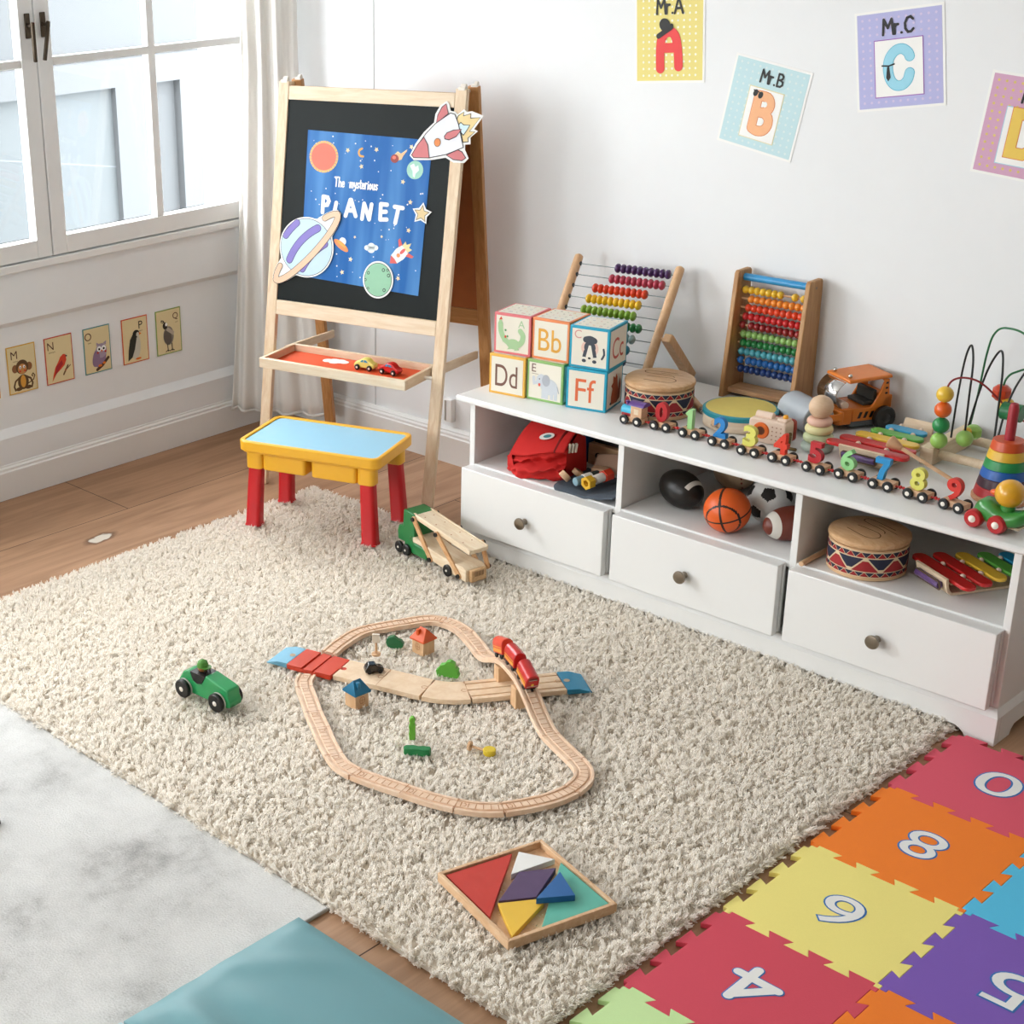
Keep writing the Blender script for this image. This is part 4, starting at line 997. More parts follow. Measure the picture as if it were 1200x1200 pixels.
def croc(p):
    g, d = mat('croc green', '#A9CC9A', .6), mat('croc dark green', '#5E9E60', .6)
    p.stroke([(-.036, .026), (-.034, .006), (-.024, -.014), (-.006, -.026), (.014, -.028), (.028, -.018), (.032, .0), (.024, .012)], .015, .0006, g, curve=3)
    p.ell(.004, -.026, .020, .014, .0008, g); p.stroke([(-.036, .033), (-.035, .024)], .009, .0009, g)
    p.poly([(-.030, -.022), (-.022, -.014), (-.020, -.026)], .0007, g); p.poly([(.006, -.044), (.022, -.040), (.014, -.03)], .0007, g); p.poly([(-.014, -.042), (-.002, -.040), (-.006, -.03)], .0007, g)
    p.ell(-.020, .010, .003, .003, .0012, d, n=10); p.ell(-.014, -.006, .003, .003, .0012, d, n=10); p.ell(-.020, -.008, .003, .004, .0012, mat('croc red', '#E2583C', .6), n=10)
    p.poly([(-.041, .036), (-.034, .046), (-.030, .038)], .0010, mat('croc red', '#E2583C', .6))
    p.txt('A', .027, .031, .0006, mat('pale green letter', '#A9C79A', .6), h=.020)
def raccoon(p):
    k, gr = mat('raccoon slate', '#3E444E', .6), mat('raccoon grey', '#8A8F96', .6)
    p.stroke([(-.010, .022), (.002, .025), (.014, .021)], .016, .0006, k, curve=3); p.ell(.002, .0, .024, .022, .0005, mat('raccoon cheek', '#E6C3B2', .6))
    p.ell(.002, .002, .016, .017, .0007, k); p.poly([(-.014, -.006), (-.018, -.024), (-.006, -.024), (.002, -.008), (.010, -.024), (.022, -.022), (.018, -.004)], .0008, k)
    p.poly([(-.001, .008), (.005, .008), (.012, -.022), (.002, -.034), (-.008, -.022)], .0010, CREAM); p.ell(.002, -.026, .004, .003, .0013, INK, n=12)
    for s in (-.013, .016): p.ell(s, -.034, .006, .0045, .0010, k)
    p.stroke([(.040, .002), (.042, -.012), (.036, -.024)], .0055, .0006, k, curve=2)
    p.txt('C', -.032, .034, .0006, mat('rose letter', '#D59A93', .6), h=.022)
def elephant(p):
    g, d = mat('elephant pale', '#CBD0D6', .6), mat('elephant grey', '#AEB3BB', .6)
    p.ell(.014, -.012, .026, .022, .0006, g); p.ell(-.010, .002, .016, .018, .0007, g); p.ell(.004, .004, .012, .016, .0009, d)
    for x in (-.004, .006, .022, .034): p.box((x-.005, -.046, .0004), (x+.005, -.018, .00055), g)
    p.stroke([(-.022, -.002), (-.032, -.008), (-.034, .008)], .008, .0008, g, curve=2); p.ell(-.016, -.010, .0035, .0045, .0010, mat('croc red', '#E2583C', .6), n=12); p.ell(-.016, .006, .0016, .002, .0011, INK, n=8); p.stroke([(.038, -.008), (.043, -.024)], .003, .0006, d)
    p.txt('E', -.034, .034, .0006, mat('brown letter', '#7A5B50', .6), h=.022)
    p.stroke([(-.040, .018), (-.020, .018)], .001, .0006, mat('brown letter', '#7A5B50', .6))
def fox(p):
    a = mat('fox rust', '#B4562C', .6)
    p.poly([(-.022, -.042), (.022, -.044), (.030, -.020), (.020, .004), (.016, .026), (.008, .036), (.002, .026), (-.012, .034), (-.012, .016), (-.024, .010), (-.014, .0), (-.022, -.02)], .0006, a)
    p.poly([(.014, -.044), (.038, -.036), (.040, .0), (.034, .026), (.026, .004), (.024, -.02)], .0008, mat('fox brown', '#8E4526', .6)); p.ell(-.024, -.038, .006, .004, .0009, INK, n=10); p.ell(.030, .022, .004, .006, .0010, CREAM, n=10)
block(1.324, -.424, ZT, R(9), '#EDB54A', 'yellow edged block with Dd at the lower left of the block stack', letters('Dd', '#7A5546', .068, h=.060))
block(1.434, -.400, ZT, R(7), '#8FBC6E', 'green edged block with a pale elephant in the lower row', elephant)
block(1.558, -.392, ZT, R(14.5), '#18A0BF', 'blue edged block with Ff and a fox at the lower right', letters('Ff', '#E06A3C', .055, h=.062), fox)
block(1.326, -.410, ZT+SB+.0005, R(10.5), '#E0777B', 'pink edged block with a green crocodile in the upper row', croc)
block(1.436, -.386, ZT+SB+.0005, R(8.5), '#EC8C55', 'orange edged block with Bb in the middle of the upper row', letters('Bb', '#E3A63E', .068, h=.060))
block(1.557, -.384, ZT+SB+.0005, R(12), '#18A0BF', 'blue edged block with a masked raccoon on top of the Ff block', raccoon, letters('Cc', '#C9685C', .066, h=.056))

# ---- abacus beads
def bead_mesh(r, w, m, hole=.0025):
    k = ('bead', r, w, m.name)
    if k not in _M:
        b = MB(); b.push(RY(pi/2)); pr = [(hole, -w/2)] + [(r*(1-.5*(abs(t)**2.4)), t*w/2) for t in (-1, -.8, -.5, -.2, 0, .2, .5, .8, 1)] + [(hole, w/2)]
        b.lathe(pr, m, n=16); _M[k] = b.mesh('bead')
    return _M[k]
def bead(parent, p, r, w, m):
    o = bpy.data.objects.new('bead', bead_mesh(r, w, m)); COL.objects.link(o); o.parent = parent; o.location = p
def paint(c): return mat('bead paint '+c, c, .32, coat=.3)
def abacus_leaning():
    a = R(9.5); base = Vector((1.655, -.215, ZT))
    u = Vector((cos(a), sin(a), 0)); Wd, Lp = .30, .382
    root = thing('stand_abacus', 'leaning natural wood abacus with rainbow beads on thin wires behind the blocks', 'abacus', base - u*Wd, a)
    F = RX(-R(35))
    for x in (0, Wd):
        b = MB(); b.push(F); b.lathe([(.009, 0), (.0125, .004), (.0125, Lp-.012), (.0115, Lp-.004), (.006, Lp)], BEECHZ, c=(x, 0, 0), n=18); p = b.build('post', root)
        s = 1 if x else -1
        k = MB(); k.push(F); k.cyl((x+s*.010, 0, .175), (x+s*.042, 0, .175), .005, BEECH, n=12); k.build('pivot_peg', p)
        if x == 0:
            h = MB(); h.push(F)
            for i in range(10): h.cyl((x+.0108, 0, .356-.0325*i), (x+.0132, 0, .356-.0325*i), .0062, BLACK, n=12)
            h.build('rod_socket', p, label='black rod sockets')
        pv = F @ Vector((x+s*.033, 0, .175)); ft = Vector((x+s*.033, .258, .004))
        b = MB(); d = (ft-pv).normalized(); b.push(axes(pv, (1, 0, 0), d)); L_ = (ft-pv).length
        b.prism([(-.010, -.014), (.010, -.014), (.013, -.008), (.013, L_-.004), (.010, L_), (-.010, L_), (-.013, L_-.004), (-.013, -.008)], -.012, .012, BEECHZ); b.build('stand_leg', root, bevel=.002)
    cols = ['#4A2A5C', '#B23A4E', '#D8401A', '#E6B81E', '#86AE3A', '#1F7A40', '#8FA8A6', '#1F7F9A', '#1C5E8E', '#1E3A66']
    starts = [.385, .36, .22, .19, .175, .27, .24, .22, .22, .22]
    wire = mat('dark wire', '#6F7A7A', .4, metal=.7)
    for i in range(10):
        z = .356-.0325*i; y = 0
        b = MB(); b.push(F); b.cyl((.010, 0, z), (Wd-.010, 0, z), .0013, wire, n=8); rod = b.build('rod', root)
        p0 = .010+(Wd-.02)*starts[i]
        for k in range(10):
            q = F @ Vector((p0+.0080+.0163*k, 0, z)); bead(rod, q, .0130, .0152, paint(cols[i]))
abacus_leaning()
def abacus_upright():
    a = R(1)
    root = thing('abacus', 'upright oak framed abacus with a blue top bar beside the wall', 'abacus', (1.792, -.047, ZT), a)
    Wd = .213; OK_ = wood('abacus oak', '#A87748', '#C29663', stretch=(16, 16, 1.6)); LG = wood('abacus dowel', '#C9976A', '#DDB48A', stretch=(2, 16, 16))
    for x0 in (0, Wd-.013):
        b = MB(); b.push(axes((x0, 0, 0), (0, 1, 0), (0, 0, 1))); b.prism([(0, 0), (.100, 0), (.096, .325), (.090, .332), (.038, .332), (.032, .325)], 0, .013, OK_); p = b.build('side_panel', root, bevel=.002)
        k = MB(); x1 = x0+.0131 if x0 else x0-.0001
        k.cyl((x0-.0004, .064, .312), (x0+.0134, .064, .312), .0035, NICKEL, n=10); k.build('screw', p)
    b = MB(); b.cyl((.012, .064, .312), (Wd-.012, .064, .312), .0095, mat('blue bar paint', '#2E90C8', .35, coat=.3)); b.build('top_bar', root, label='blue round top bar')
    b = MB(); b.box((.012, .022, .010), (Wd-.012, .085, .023), LG); b.build('base_bar', root, bevel=.002)
    cols = ['#E3B52A', '#E98A2B', '#DB4420', '#C01F22', '#8E1A1E', '#8DB866', '#1F7A3E', '#4FA6B4', '#1D66AE', '#173A77']
    gaps = [(7, .024, .0), (0, .018, .0), (0, .012, .0), (0, .005, .001), (1, .008, .0), (0, .0, .004), (0, .002, .003), (0, .0, .002), (1, .006, .002), (0, .002, .002)]
    for i in range(10):
        z = .281-.0235*i
        b = MB(); b.cyl((.011, .056, z), (Wd-.011, .056, z), .0027, LG, n=8); rod = b.build('rod', root)
        sp, gap, off = gaps[i]; x = .0150 + off + (gap if not sp else 0)
        for k in range(9 if i == 0 else 10):
            if sp and k == sp: x += gap
            if i == 0 and k == 8: x += .008
            bead(rod, (x+.0082, .056, z), .0104, .0160, paint(cols[i])); x += .0165
abacus_upright()

# ---- wooden tongue drums
DRUM = wood('drum maple', '#C99B6E', '#DDB78C', stretch=(4, 16, 16), rough=.4, coat=.2)
DRUMS = wood('drum side maple', '#CFA67A', '#DDB88F', stretch=(3, 3, 20), rough=.45)
def drum(label, x, y, z, rz):
    root = thing('tongue_drum', label, 'drum', (x, y, z), rz, group='tongue drums')
    r = .086
    b = MB(); b.lathe([(r-.004, 0), (r, .003), (r, .074), (0, .074)], DRUMS, n=48); b.build('body', root)
    b = MB(); b.lathe([(r-.002, .0745), (r+.002, .078), (r+.003, .082), (r+.002, .088), (r-.004, .092), (0, .092)], DRUM, n=48); t = b.build('top', root)
    s = MB(); dk = mat('sawn slot', '#6B4423', .8)
    s.stroke([(.030, .044), (-.040, .044), (-.052, .034), (-.040, .022), (.018, .020), (.034, .010)], .0022, .0925, dk, curve=4)
    s.stroke([(-.032, -.006), (.024, .0), (.046, -.014), (.044, -.032), (.024, -.040), (-.030, -.038)], .0022, .0925, dk, curve=4); s.stroke([(-.010, .034), (.050, .030)], .0018, .0925, dk)
    s.build('tongue_slots', t, smooth=None)
    p = MB(); q = r+.0005; rd, nv, cr = mat('drum red', '#A02127', .5), mat('drum navy', '#1F2740', .5), mat('drum cream', '#E2CDA8', .6)
    n = 60
    def band(z0, z1, rr, m): p.add([(rr*cos(2*pi*k/n), rr*sin(2*pi*k/n), zz) for zz in (z0, z1) for k in range(n)], [(k, (k+1) % n, n+(k+1) % n, n+k) for k in range(n)], m)
    band(.010, .071, q-.0002, cr)
    N = 8
    for k in range(N):
        tri_on_cyl(p, q+.0002, 2*pi*k/N, 2*pi/N*.86, .0235, .0545, True, rd); tri_on_cyl(p, q+.0002, 2*pi*(k+.5)/N, 2*pi/N*.86, .0235, .0545, False, nv)
    for z0, z1 in ((.057, .0685), (.0115, .0215)):
        for k in range(N*3):
            tri_on_cyl(p, q+.0002, 2*pi*k/N/3, 2*pi/N/3*.86, z0, z1, z0 < .05, rd if z0 < .05 else nv, n=2); tri_on_cyl(p, q+.0002, 2*pi*(k+.5)/N/3, 2*pi/N/3*.86, z0, z1, z0 > .05, nv if z0 < .05 else rd, n=2)
    p.build('triangle_band', root, smooth=None, label='band of red and navy triangles')
drum('wooden tongue drum with red and navy triangles on the cabinet top', 1.752, -.258, ZT, R(15))
# skipping rope handle beside the drum
root = thing('skipping_rope', 'wooden skipping rope handle with black and white cord beside the drum', 'skipping rope', (1.79, -.155, ZT))
b = MB(); b.push(T(0, 0, .0105) @ RZ(R(-40)) @ RY(pi/2)); b.lathe([(.007, -.035), (.010, -.030), (.0095, .0), (.0085, .04), (.0095, .055), (.007, .06)], BEECHZ, n=16); b.build('handle', root)
b = MB(); P = smooth_path([(.046, -.038, .010), (.062, -.048, .006), (.082, -.044, .006), (.075, -.022, .006), (.05, .01, .006), (.075, .03, .006)], 6); b.tube(P, .0055, mat('white cord', '#DDDBD5', .8)); c = b.build('cord', root)
b = MB()
for k in range(1, len(P)-1, 2): b.cyl(P[k]+Vector((0, 0, 0)), P[k]+(P[k+1]-P[k])*.5, .0058, BLACK, n=8)
b.build('cord_fleck', c, label='black flecks woven in the cord')

# ---- tambourine
root = thing('hand_drum', 'round hand drum with a yellow skin and teal rim in front of the oak abacus', 'drum', (1.957, -.205, ZT), R(30))
b = MB(); b.lathe([(.086, 0), (.090, .002), (.090, .032), (.084, .032)], wood('pale maple', '#DEC6AA', '#EAD8C0', stretch=(3, 3, 16)), n=48); b.build('body', root)
b = MB(); b.lathe([(.0905, .030), (.0920, .031), (.0920, .041), (.089, .043), (.086, .0435)], TEAL, n=48); b.build('rim', root, label='teal rim')
b = MB(); b.lathe([(.0870, .0430), (.080, .0445), (0, .0445)], mat('mustard felt', '#D9C56A', .8, vary=.05), n=48); b.build('skin', root, label='yellow drum skin')
for k in (-98, 30, 150):
    b = MB(); b.push(RZ(R(k-30)) @ T(.091, 0, .022) @ RY(pi/2)); b.lathe([(.006, 0), (.0095, .003), (.008, .007), (0, .009)], BEECH, n=16); b.build('peg', root)
b = MB(); a0 = R(-128)
b.push(axes((.0907*cos(a0+R(-1)), .0907*sin(a0+R(-1)), .0115), (-sin(a0), cos(a0), 0), (0, 0, 1))); b.txt('PlanToys', 0, 0, .0004, mat('stamped brown', '#5B4636', .7), w=.024, bold=.02); b.build('stamp', root, smooth=None)

# ---- toy camera
root = thing('toy_camera', 'pale wooden toy camera with an orange lens ring beside the hand drum', 'toy camera', (2.085, -.275, ZT), R(4))
PK = mat('rosy beech', '#E6CDB9', .5, vary=.02)
b = MB(); b.push(T(0, .022, 0) @ STAND); b.prism(rrect(-.048, 0, .048, .060, .010), 0, .044, PK); b.build('body', root, bevel=.004)
b = MB(); b.push(T(0, .034, 0) @ STAND); b.prism(rrect(-.046, .003, .050, .058, .010), 0, .0115, mat('brick red board', '#A8402F', .5)); b.build('back_plate', root, bevel=.002, label='brick red back')
b = MB(); b.push(T(-.014, -.022, .032) @ RX(pi/2)); b.lathe([(.011, .001), (.011, .004), (.0185, .004), (.0205, .002), (.0205, -.001)], mat('lens orange', '#E06A22', .4), n=28); l = b.build('lens_ring', root, label='orange lens ring')
b = MB(); b.push(T(-.014, -.022, .032) @ RX(pi/2)); b.lathe([(.0112, .0015), (0, .0015)], mat('lens hollow', '#8A5236', .5), n=24); b.build('lens', l)
b = MB()
for i in range(3):
    for j in range(4): b.cyl((.014+.011*i, -.0218, .014+.0105*j), (.014+.011*i, -.0228, .014+.0105*j), .0018, mat('drilled hole', '#B98A74', .7), n=8)
b.build('speaker_holes', root)
b = MB(); b.cyl((-.038, .0, .064), (.004, .0, .064), .0095, PK, n=20); b.build('viewfinder', root)
b = MB(); b.box((.018, -.012, .058), (.044, .016, .066), PK); b.build('shutter_block', root, bevel=.003)
b = MB(); b.lathe([(.006, .066), (.0065, .070), (.004, .074), (0, .075)], mat('button amber', '#E9A327', .4), c=(.034, .002, 0), n=16); b.build('shutter_button', root, label='amber shutter button')
b = MB(); P = smooth_path([(.050, .0, .030), (.056, -.016, .012), (.060, -.026, .005), (.070, -.030, .005), (.080, -.028, .005)], 5)
for k in range(0, len(P)-1): b.ball(P[k], .0042, mat('brass chain', '#6B5A3C', .4, metal=.8), n=8, sx=1.2)
b.build('chain_strap', root, label='dark brass chain strap')

# ---- ring stacker
root = thing('ring_stacker', 'pastel ring stacker topped by a plain wooden ball', 'stacking toy', (2.198, -.255, ZT))
z = 0
for r, h, c in ((.0375, .0235, '#A3AFA3'), (.0350, .0225, '#BCC49A'), (.0325, .021, '#DCD39C'), (.0292, .019, '#E2B7A2')):
    b = MB(); n_ = 10; b.lathe([(.004, z)] + [(r-h*.5+h*.5*cos(t), z+h/2+h/2*sin(t)) for t in [-pi/2+pi*k/n_ for k in range(n_+1)]] + [(.004, z+h)], mat('ring '+c, c, .5), n=32); b.build('ring', root); z += h-.0008
b = MB(); b.ball((0, 0, z+.026), .0282, wood('ball beech', '#CFAE8C', '#DEC1A2', stretch=(4, 4, 12)), n=28); b.build('ball', root)

# ---- road roller
root = thing('toy_road_roller', 'orange toy road roller with a grey front drum by the wall', 'toy vehicle', (2.118, -.098, ZT), R(-27.6))
OR = mat('roller orange', '#DE7A22', .4, coat=.15)
b = MB(); b.cyl((-.060, -.048, .042), (.060, -.048, .042), .042, mat('roller grey', '#A7AEB4', .38), n=40); b.build('front_roller', root, bevel=.003)
b = MB(); b.box((-.066, -.052, .036), (-.062, .012, .054), OR); b.box((.0612, -.052, .036), (.0652, .012, .054), OR); b.box((-.066, .006, .030), (.0652, .016, .058), OR); b.build('yoke', root, bevel=.002)
b = MB(); b.push(T(0, 0, 0)); b.prism(rrect(-.046, .012, .046, .060, .014), .016, .058, OR); b.build('bonnet', root, bevel=.003)
b = MB(); b.cyl((-.040, .034, .064), (.040, .034, .064), .010, PK, n=20); b.build('pipe', root)
b = MB(); b.box((-.046, .05, .008), (.046, .150, .024), mat('dark grey base', '#55595A', .5)); b.build('base_skirt', root, bevel=.003)
b = MB(); b.box((-.047, .052, .022), (.047, .158, .056), OR); b.box((-.047, .132, .05), (.047, .158, .082), OR); b.build('body', root, bevel=.003)
for s in (-1, 1):
    b = MB(); b.push(axes((s*.047 - (.007 if s > 0 else 0), 0, 0), (0, 1, 0), (0, 0, 1)))
    cur = [(.052+.082*(k/10), .056+.010*sin(0)+(.0 if k < 6 else .062*((k-6)/4)**1.6)) for k in range(11)]
    b.prism([(.052, .050)] + cur + [(.128, .124), (.146, .124), (.150, .084), (.158, .082), (.158, .050)], 0, .007, OR); p = b.build('side_panel', root, bevel=.0015)
    v = MB()
    for k in range(5):
        y = .066+.016*k; xx = s*.0474
        v.add([(xx, y, .030), (xx, y+.008, .030), (xx, y+.014, .046), (xx, y+.006, .046)], [(0, 1, 2, 3)], BLACK)
    for k in range(3): v.add([(xx, .136, .086+.013*k), (xx, .143, .086+.013*k), (xx, .144, .091+.013*k), (xx, .137, .091+.013*k)], [(0, 1, 2, 3)], BLACK)
    v.build('vent_slots', p, smooth=None)
b = MB(); b.add([(-.051, .034, .122), (.051, .034, .122), (.051, .152, .127), (-.051, .152, .127), (-.049, .034, .131), (.049, .034, .131), (.049, .15, .136), (-.049, .15, .136)], [(0, 3, 2, 1), (4, 5, 6, 7), (0, 1, 5, 4), (1, 2, 6, 5), (2, 3, 7, 6), (3, 0, 4, 7)], OR); b.build('roof', root, bevel=.003)
b = MB(); pts = [(.060-.050*sin(R(28+120*k/12)), .086-.042*cos(R(28+120*k/12))) for k in range(13)]
b.add([(x, y, z) for x in (-.045, .036) for y, z in pts], [(k, k+1, 14+k, 13+k) for k in range(12)], mat('mirror film', '#D9DADB', .12, metal=1.0)); o = b.build('windscreen', root, label='shiny curved windscreen', smooth=60); sm = o.modifiers.new('t', 'SOLIDIFY'); sm.thickness = .0015
b = MB(); b.box((-.034, .088, .056), (.034, .124, .066), mat('dark olive seat', '#33322C', .6)); b.box((-.034, .112, .066), (.034, .124, .094), mat('dark olive seat', '#33322C', .6)); b.build('seat', root, bevel=.003)
for s in (-1, 1):
    wheel(root, (s*.057, .134, .029), (s, 0, 0), .029, .018, BLACK, mat('black hub', '#262626', .4))
for x, y in ((-.030, .044), (.034, .044)):
    b = MB(); b.ball((x, y, .137), .0055, STEEL, n=12); b.build('lamp', root)

# ---- xylophones (bent plywood cradle, bars across)
def xylophone(label, M):
    """local: bars lie along x, front lip at y=0, y runs to the back"""
    root = thing('xylophone', label, 'xylophone', M=M, group='toy xylophones')
    PW = wood('bent plywood', '#D8BC9A', '#E7D2B5', stretch=(3, 14, 14))
    prof = [(-.012, .045), (-.006, .020), (.004, .007), (.020, .002), (.10, .0), (.200, .0), (.238, .003), (.252, .010), (.262, .026), (.270, .047)]
    C_ = smooth_path([(0, y, z) for y, z in prof], 4); n = len(C_); v = []; f = []
    for i, p in enumerate(C_):
        d = (C_[min(i+1, n-1)]-C_[max(i-1, 0)]).normalized(); nn = Vector((0, -d.z, d.y)); hw = .055 - .020*i/(n-1)
        for s, o in ((-1, 0), (1, 0), (1, .006), (-1, .006)): q = p+nn*o; v.append((s*hw, q.y, q.z+.001))
    for i in range(n-1): f += [(4*i+k, 4*i+(k+1) % 4, 4*i+4+(k+1) % 4, 4*i+4+k) for k in range(4)]
    f += [(3, 2, 1, 0), tuple(range(4*n-4, 4*n))]
    lip = 6
    b = MB(); b.add(v, f, PW); b.build('cradle', root, bevel=.0015)
    b = MB(); b.push(axes((0, -.0155, .026), (1, 0, 0), (0, -.22, 1))); b.prism(rrect(-.044, -.011, .044, .012, .008), .0, .0022, mat('slot hollow', '#5A4634', .7)); b.build('handle_slot', root)
    b = MB(); b.cyl((-.041, -.0145, .0275), (.039, -.0145, .0275), .0085, mat('plum paint', '#5F4278', .35, coat=.3), n=20); b.build('handle_roller', root, label='purple handle roller', bevel=.001)
    for s in (-1, 1):
        b = MB(); b.add([(s*.036-.004, .012, .024), (s*.036+.004, .012, .024), (s*.022+.004, .245, .024), (s*.022-.004, .245, .024), (s*.036-.004, .012, .0335), (s*.036+.004, .012, .0335), (s*.022+.004, .245, .0335), (s*.022-.004, .245, .0335)], [(0, 3, 2, 1), (4, 5, 6, 7), (0, 1, 5, 4), (1, 2, 6, 5), (2, 3, 7, 6), (3, 0, 4, 7)], PINE); b.build('rail', root)
        b = MB()
    for k, (hw, y, c) in enumerate(((.100, .020, RED), (.092, .066, RED), (.077, .112, YELLOW), (.064, .158, mat('bar green', '#5FAE45', .35, coat=.3)), (.050, .202, mat('bar blue', '#2B9CC8', .35, coat=.3)))):
        b = MB(); b.prism([(x, y_) for x, y_ in rrect(-hw, y-.0165, hw, y+.0165, .0155, n=6)], .034, .0425, c); bar = b.build('bar', root, bevel=.002)
        for s in (-1, 1):
            q = MB(); q.ball((s*(.036-.014*y/.245), y+.0225, .0385), .0065, PK, n=12); q.build('bar_pin', bar)
xylophone('xylophone with five colored bars on the cabinet top with a mallet across it', T(2.331, -.292, ZT))
root = thing('mallet', 'wooden mallet lying across the xylophone on the cabinet top', 'mallet', (2.527, -.247, ZT))
h0, t0 = Vector((2.386, -.262, .527)), Vector((2.527, -.247, .4685)); h0 = h0-Vector((2.527, -.247, ZT)); t0 = t0-Vector((2.527, -.247, ZT))
d = (t0-h0).normalized()
b = MB(); b.cyl(h0, t0, .0045, BEECH, n=14); b.build('handle', root, bevel=.001)
b = MB(); b.push(axes(h0, d.orthogonal(), d.cross(d.orthogonal()))); b.lathe([(.010, -.012), (.0145, -.010), (.0150, -.006), (.0065, .020), (.0045, .022)], wood('mallet head', '#C28F68', '#D3A680', stretch=(8, 8, 8)), n=20); b.build('head', root)

# ---- bead maze
root = thing('bead_maze', 'bead maze with black green and red wires on a pale wooden frame', 'bead maze', (2.60, -.06, ZT))
ox, oy, oz = 2.60, -.06, ZT
def L_(p): return (p[0]-ox, p[1]-oy, p[2]-oz)
for x0 in (2.410, 2.772):
    b = MB(); b.box(L_((x0, -.178, ZT)), L_((x0+.032, .045, ZT+.042)), PINE); b.build('frame_beam', root, bevel=.002)
for y in (-.145, .0):
    b = MB(); b.cyl(L_((2.441, y, ZT+.020)), L_((2.773, y, ZT+.020)), .0105, PINE, n=18); b.build('dowel', root)
KW, GW, RW = mat('black wire', '#17191A', .4), mat('green wire', '#17683A', .4), mat('red wire', '#8E2A2E', .4)
def wire(pts, m):
    b = MB(); b.tube([L_(p) for p in smooth_path(pts, 8)], .0024, m, n=8); return b.build('wire', root, smooth=60)
def wbead(parent, p, r, m, kind='ball', ax=None):
    b = MB(); q = L_(p)
    if kind == 'ball': b.ball(q, r, m, n=20)
    elif kind == 'oct': b.push(T(*q)); b.lathe([(r*.5, -r*.85), (r, -r*.4), (r, r*.4), (r*.5, r*.85)], m, n=8)
    else: b.cyl((q[0]-r*1.1, q[1], q[2]), (q[0]+r*1.1, q[1], q[2]), r, m, n=24)
    b.build('maze_bead', parent, bevel=.001 if kind != 'ball' else None)
zt = ZT+.04
w1 = wire([(2.447, -.165, zt), (2.445, -.165, .56), (2.446, -.163, .645), (2.462, -.15, .672), (2.50, -.13, .668), (2.54, -.11, .632), (2.58, -.10, .595), (2.64, -.09, .585), (2.70, -.08, .62), (2.782, -.05, zt)], RW)
for z, m in ((.5235, LIME), (.5605, GREEN), (.5975, ORANGE), (.634, YELLOW)): wbead(w1, (2.445, -.165, z), .0188, m)
w2 = wire([(2.432, -.075, zt), (2.436, -.08, .60), (2.446, -.09, .70), (2.4605, -.10, .738), (2.474, -.11, .70), (2.480, -.12, .62), (2.484, -.125, .55), (2.486, -.127, .524)], KW)
wbead(w2, (2.486, -.127, .528), .019, LIME); wbead(w2, (2.488, -.09, .535), .019, LIME, 'oct'); wbead(w2, (2.4835, -.112, .5405), .010, YELLOW)
w3 = wire([(2.442, -.02, zt), (2.468, -.05, .60), (2.498, -.08, .69), (2.5275, -.10, .738), (2.541, -.11, .70), (2.548, -.12, .62), (2.553, -.13, .55), (2.556, -.140, .494)], KW)
w4 = wire([(2.43, .02, zt), (2.448, .0, .60), (2.463, -.02, .70), (2.48, -.035, .755), (2.512, -.05, .777), (2.57, -.06, .765), (2.64, -.05, .68), (2.70, -.03, .58), (2.782, 0, zt)], GW)
w5 = wire([(2.535, -.08, .648), (2.54, -.08, .672), (2.555, -.075, .688), (2.59, -.06, .696), (2.66, -.05, .66), (2.74, -.02, .56), (2.782, .02, zt)], GW)
wbead(w5, (2.534, -.08, .637), .021, mat('vermilion paint', '#D2441F', .35, coat=.3), 'oct'); 
w6 = wire([(2.562, -.148, .494), (2.562, -.13, .56), (2.566, -.12, .62), (2.58, -.11, .68), (2.61, -.10, .735), (2.65, -.09, .72), (2.70, -.08, .64), (2.782, -.1, zt)], KW)
wbead(w6, (2.5515, -.085, .612), .017, YELLOW); wbead(w6, (2.580, -.12, .611), .020, DGREEN, 'cyl')

# ---- rainbow cone stacker
root = thing('cone_stacker', 'rainbow cone of stacked wooden rings with a dark red peg', 'stacking toy', (2.643, -.270, ZT))
b = MB(); b.lathe([(.056, 0), (.060, .002), (.060, .009), (.057, .012), (0, .012)], wood('cone base', '#B57B55', '#C8946C', stretch=(4, 14, 14)), n=40); b.build('base', root)
r0, z = .0565, .012
for k, c in enumerate(('#B01E22', '#3B1B2A', '#1B5AA8', '#1F8A4A', '#E0B438', '#CB4F22')):
    ra, rb = r0-.0041*k, r0-.0041*(k+1); b = MB()
    b.lathe([(.011, z), (ra-.0008, z), (ra, z+.001), (rb+.0003, z+.0195), (rb-.001, z+.0205), (.011, z+.0205)], mat('cone paint '+c, c, .4, coat=.15), n=40); b.build('ring', root); z += .0208
b = MB(); b.lathe([(.0105, z-.01), (.0105, z+.070), (.008, z+.080), (0, z+.083)], mat('peg red', '#A32A35', .45), n=20); b.build('peg', root, label='dark red peg')

# ---- duck on wheels
root = thing('toy_duck', 'green wheeled duck with a yellow ball head at the cabinet end', 'pull toy', (2.715, -.437, ZT), R(-4))
b = MB(); n_ = 28; v = []; f = []
prof = [(-.053, .036, .010, .024), (-.046, .052, .019, .017), (-.034, .062, .025, .013), (-.018, .062, .028, .012), (-.004, .053, .029, .011), (.010, .047, .029, .011), (.026, .046, .029, .012), (.042, .052, .026, .016), (.056, .060, .018, .026), (.066, .064, .007, .044)]
for x, zt_, hw, zb in prof:
    for k in range(n_):
        t = 2*pi*k/n_; c, s = cos(t), sin(t)
        v.append((x, hw*abs(c)**.8*(1 if c >= 0 else -1), (zt_+zb)/2 + (zt_-zb)/2*abs(s)**.8*(1 if s >= 0 else -1)))
for i in range(len(prof)-1): f += [(i*n_+k, i*n_+(k+1) % n_, (i+1)*n_+(k+1) % n_, (i+1)*n_+k) for k in range(n_)]
f += [tuple(range(n_)), tuple(range(len(v)-1, len(v)-n_-1, -1))]
b.add(v, f, mat('duck green', '#3A8A3C', .3, coat=.4)); b.build('body', root, smooth=70)
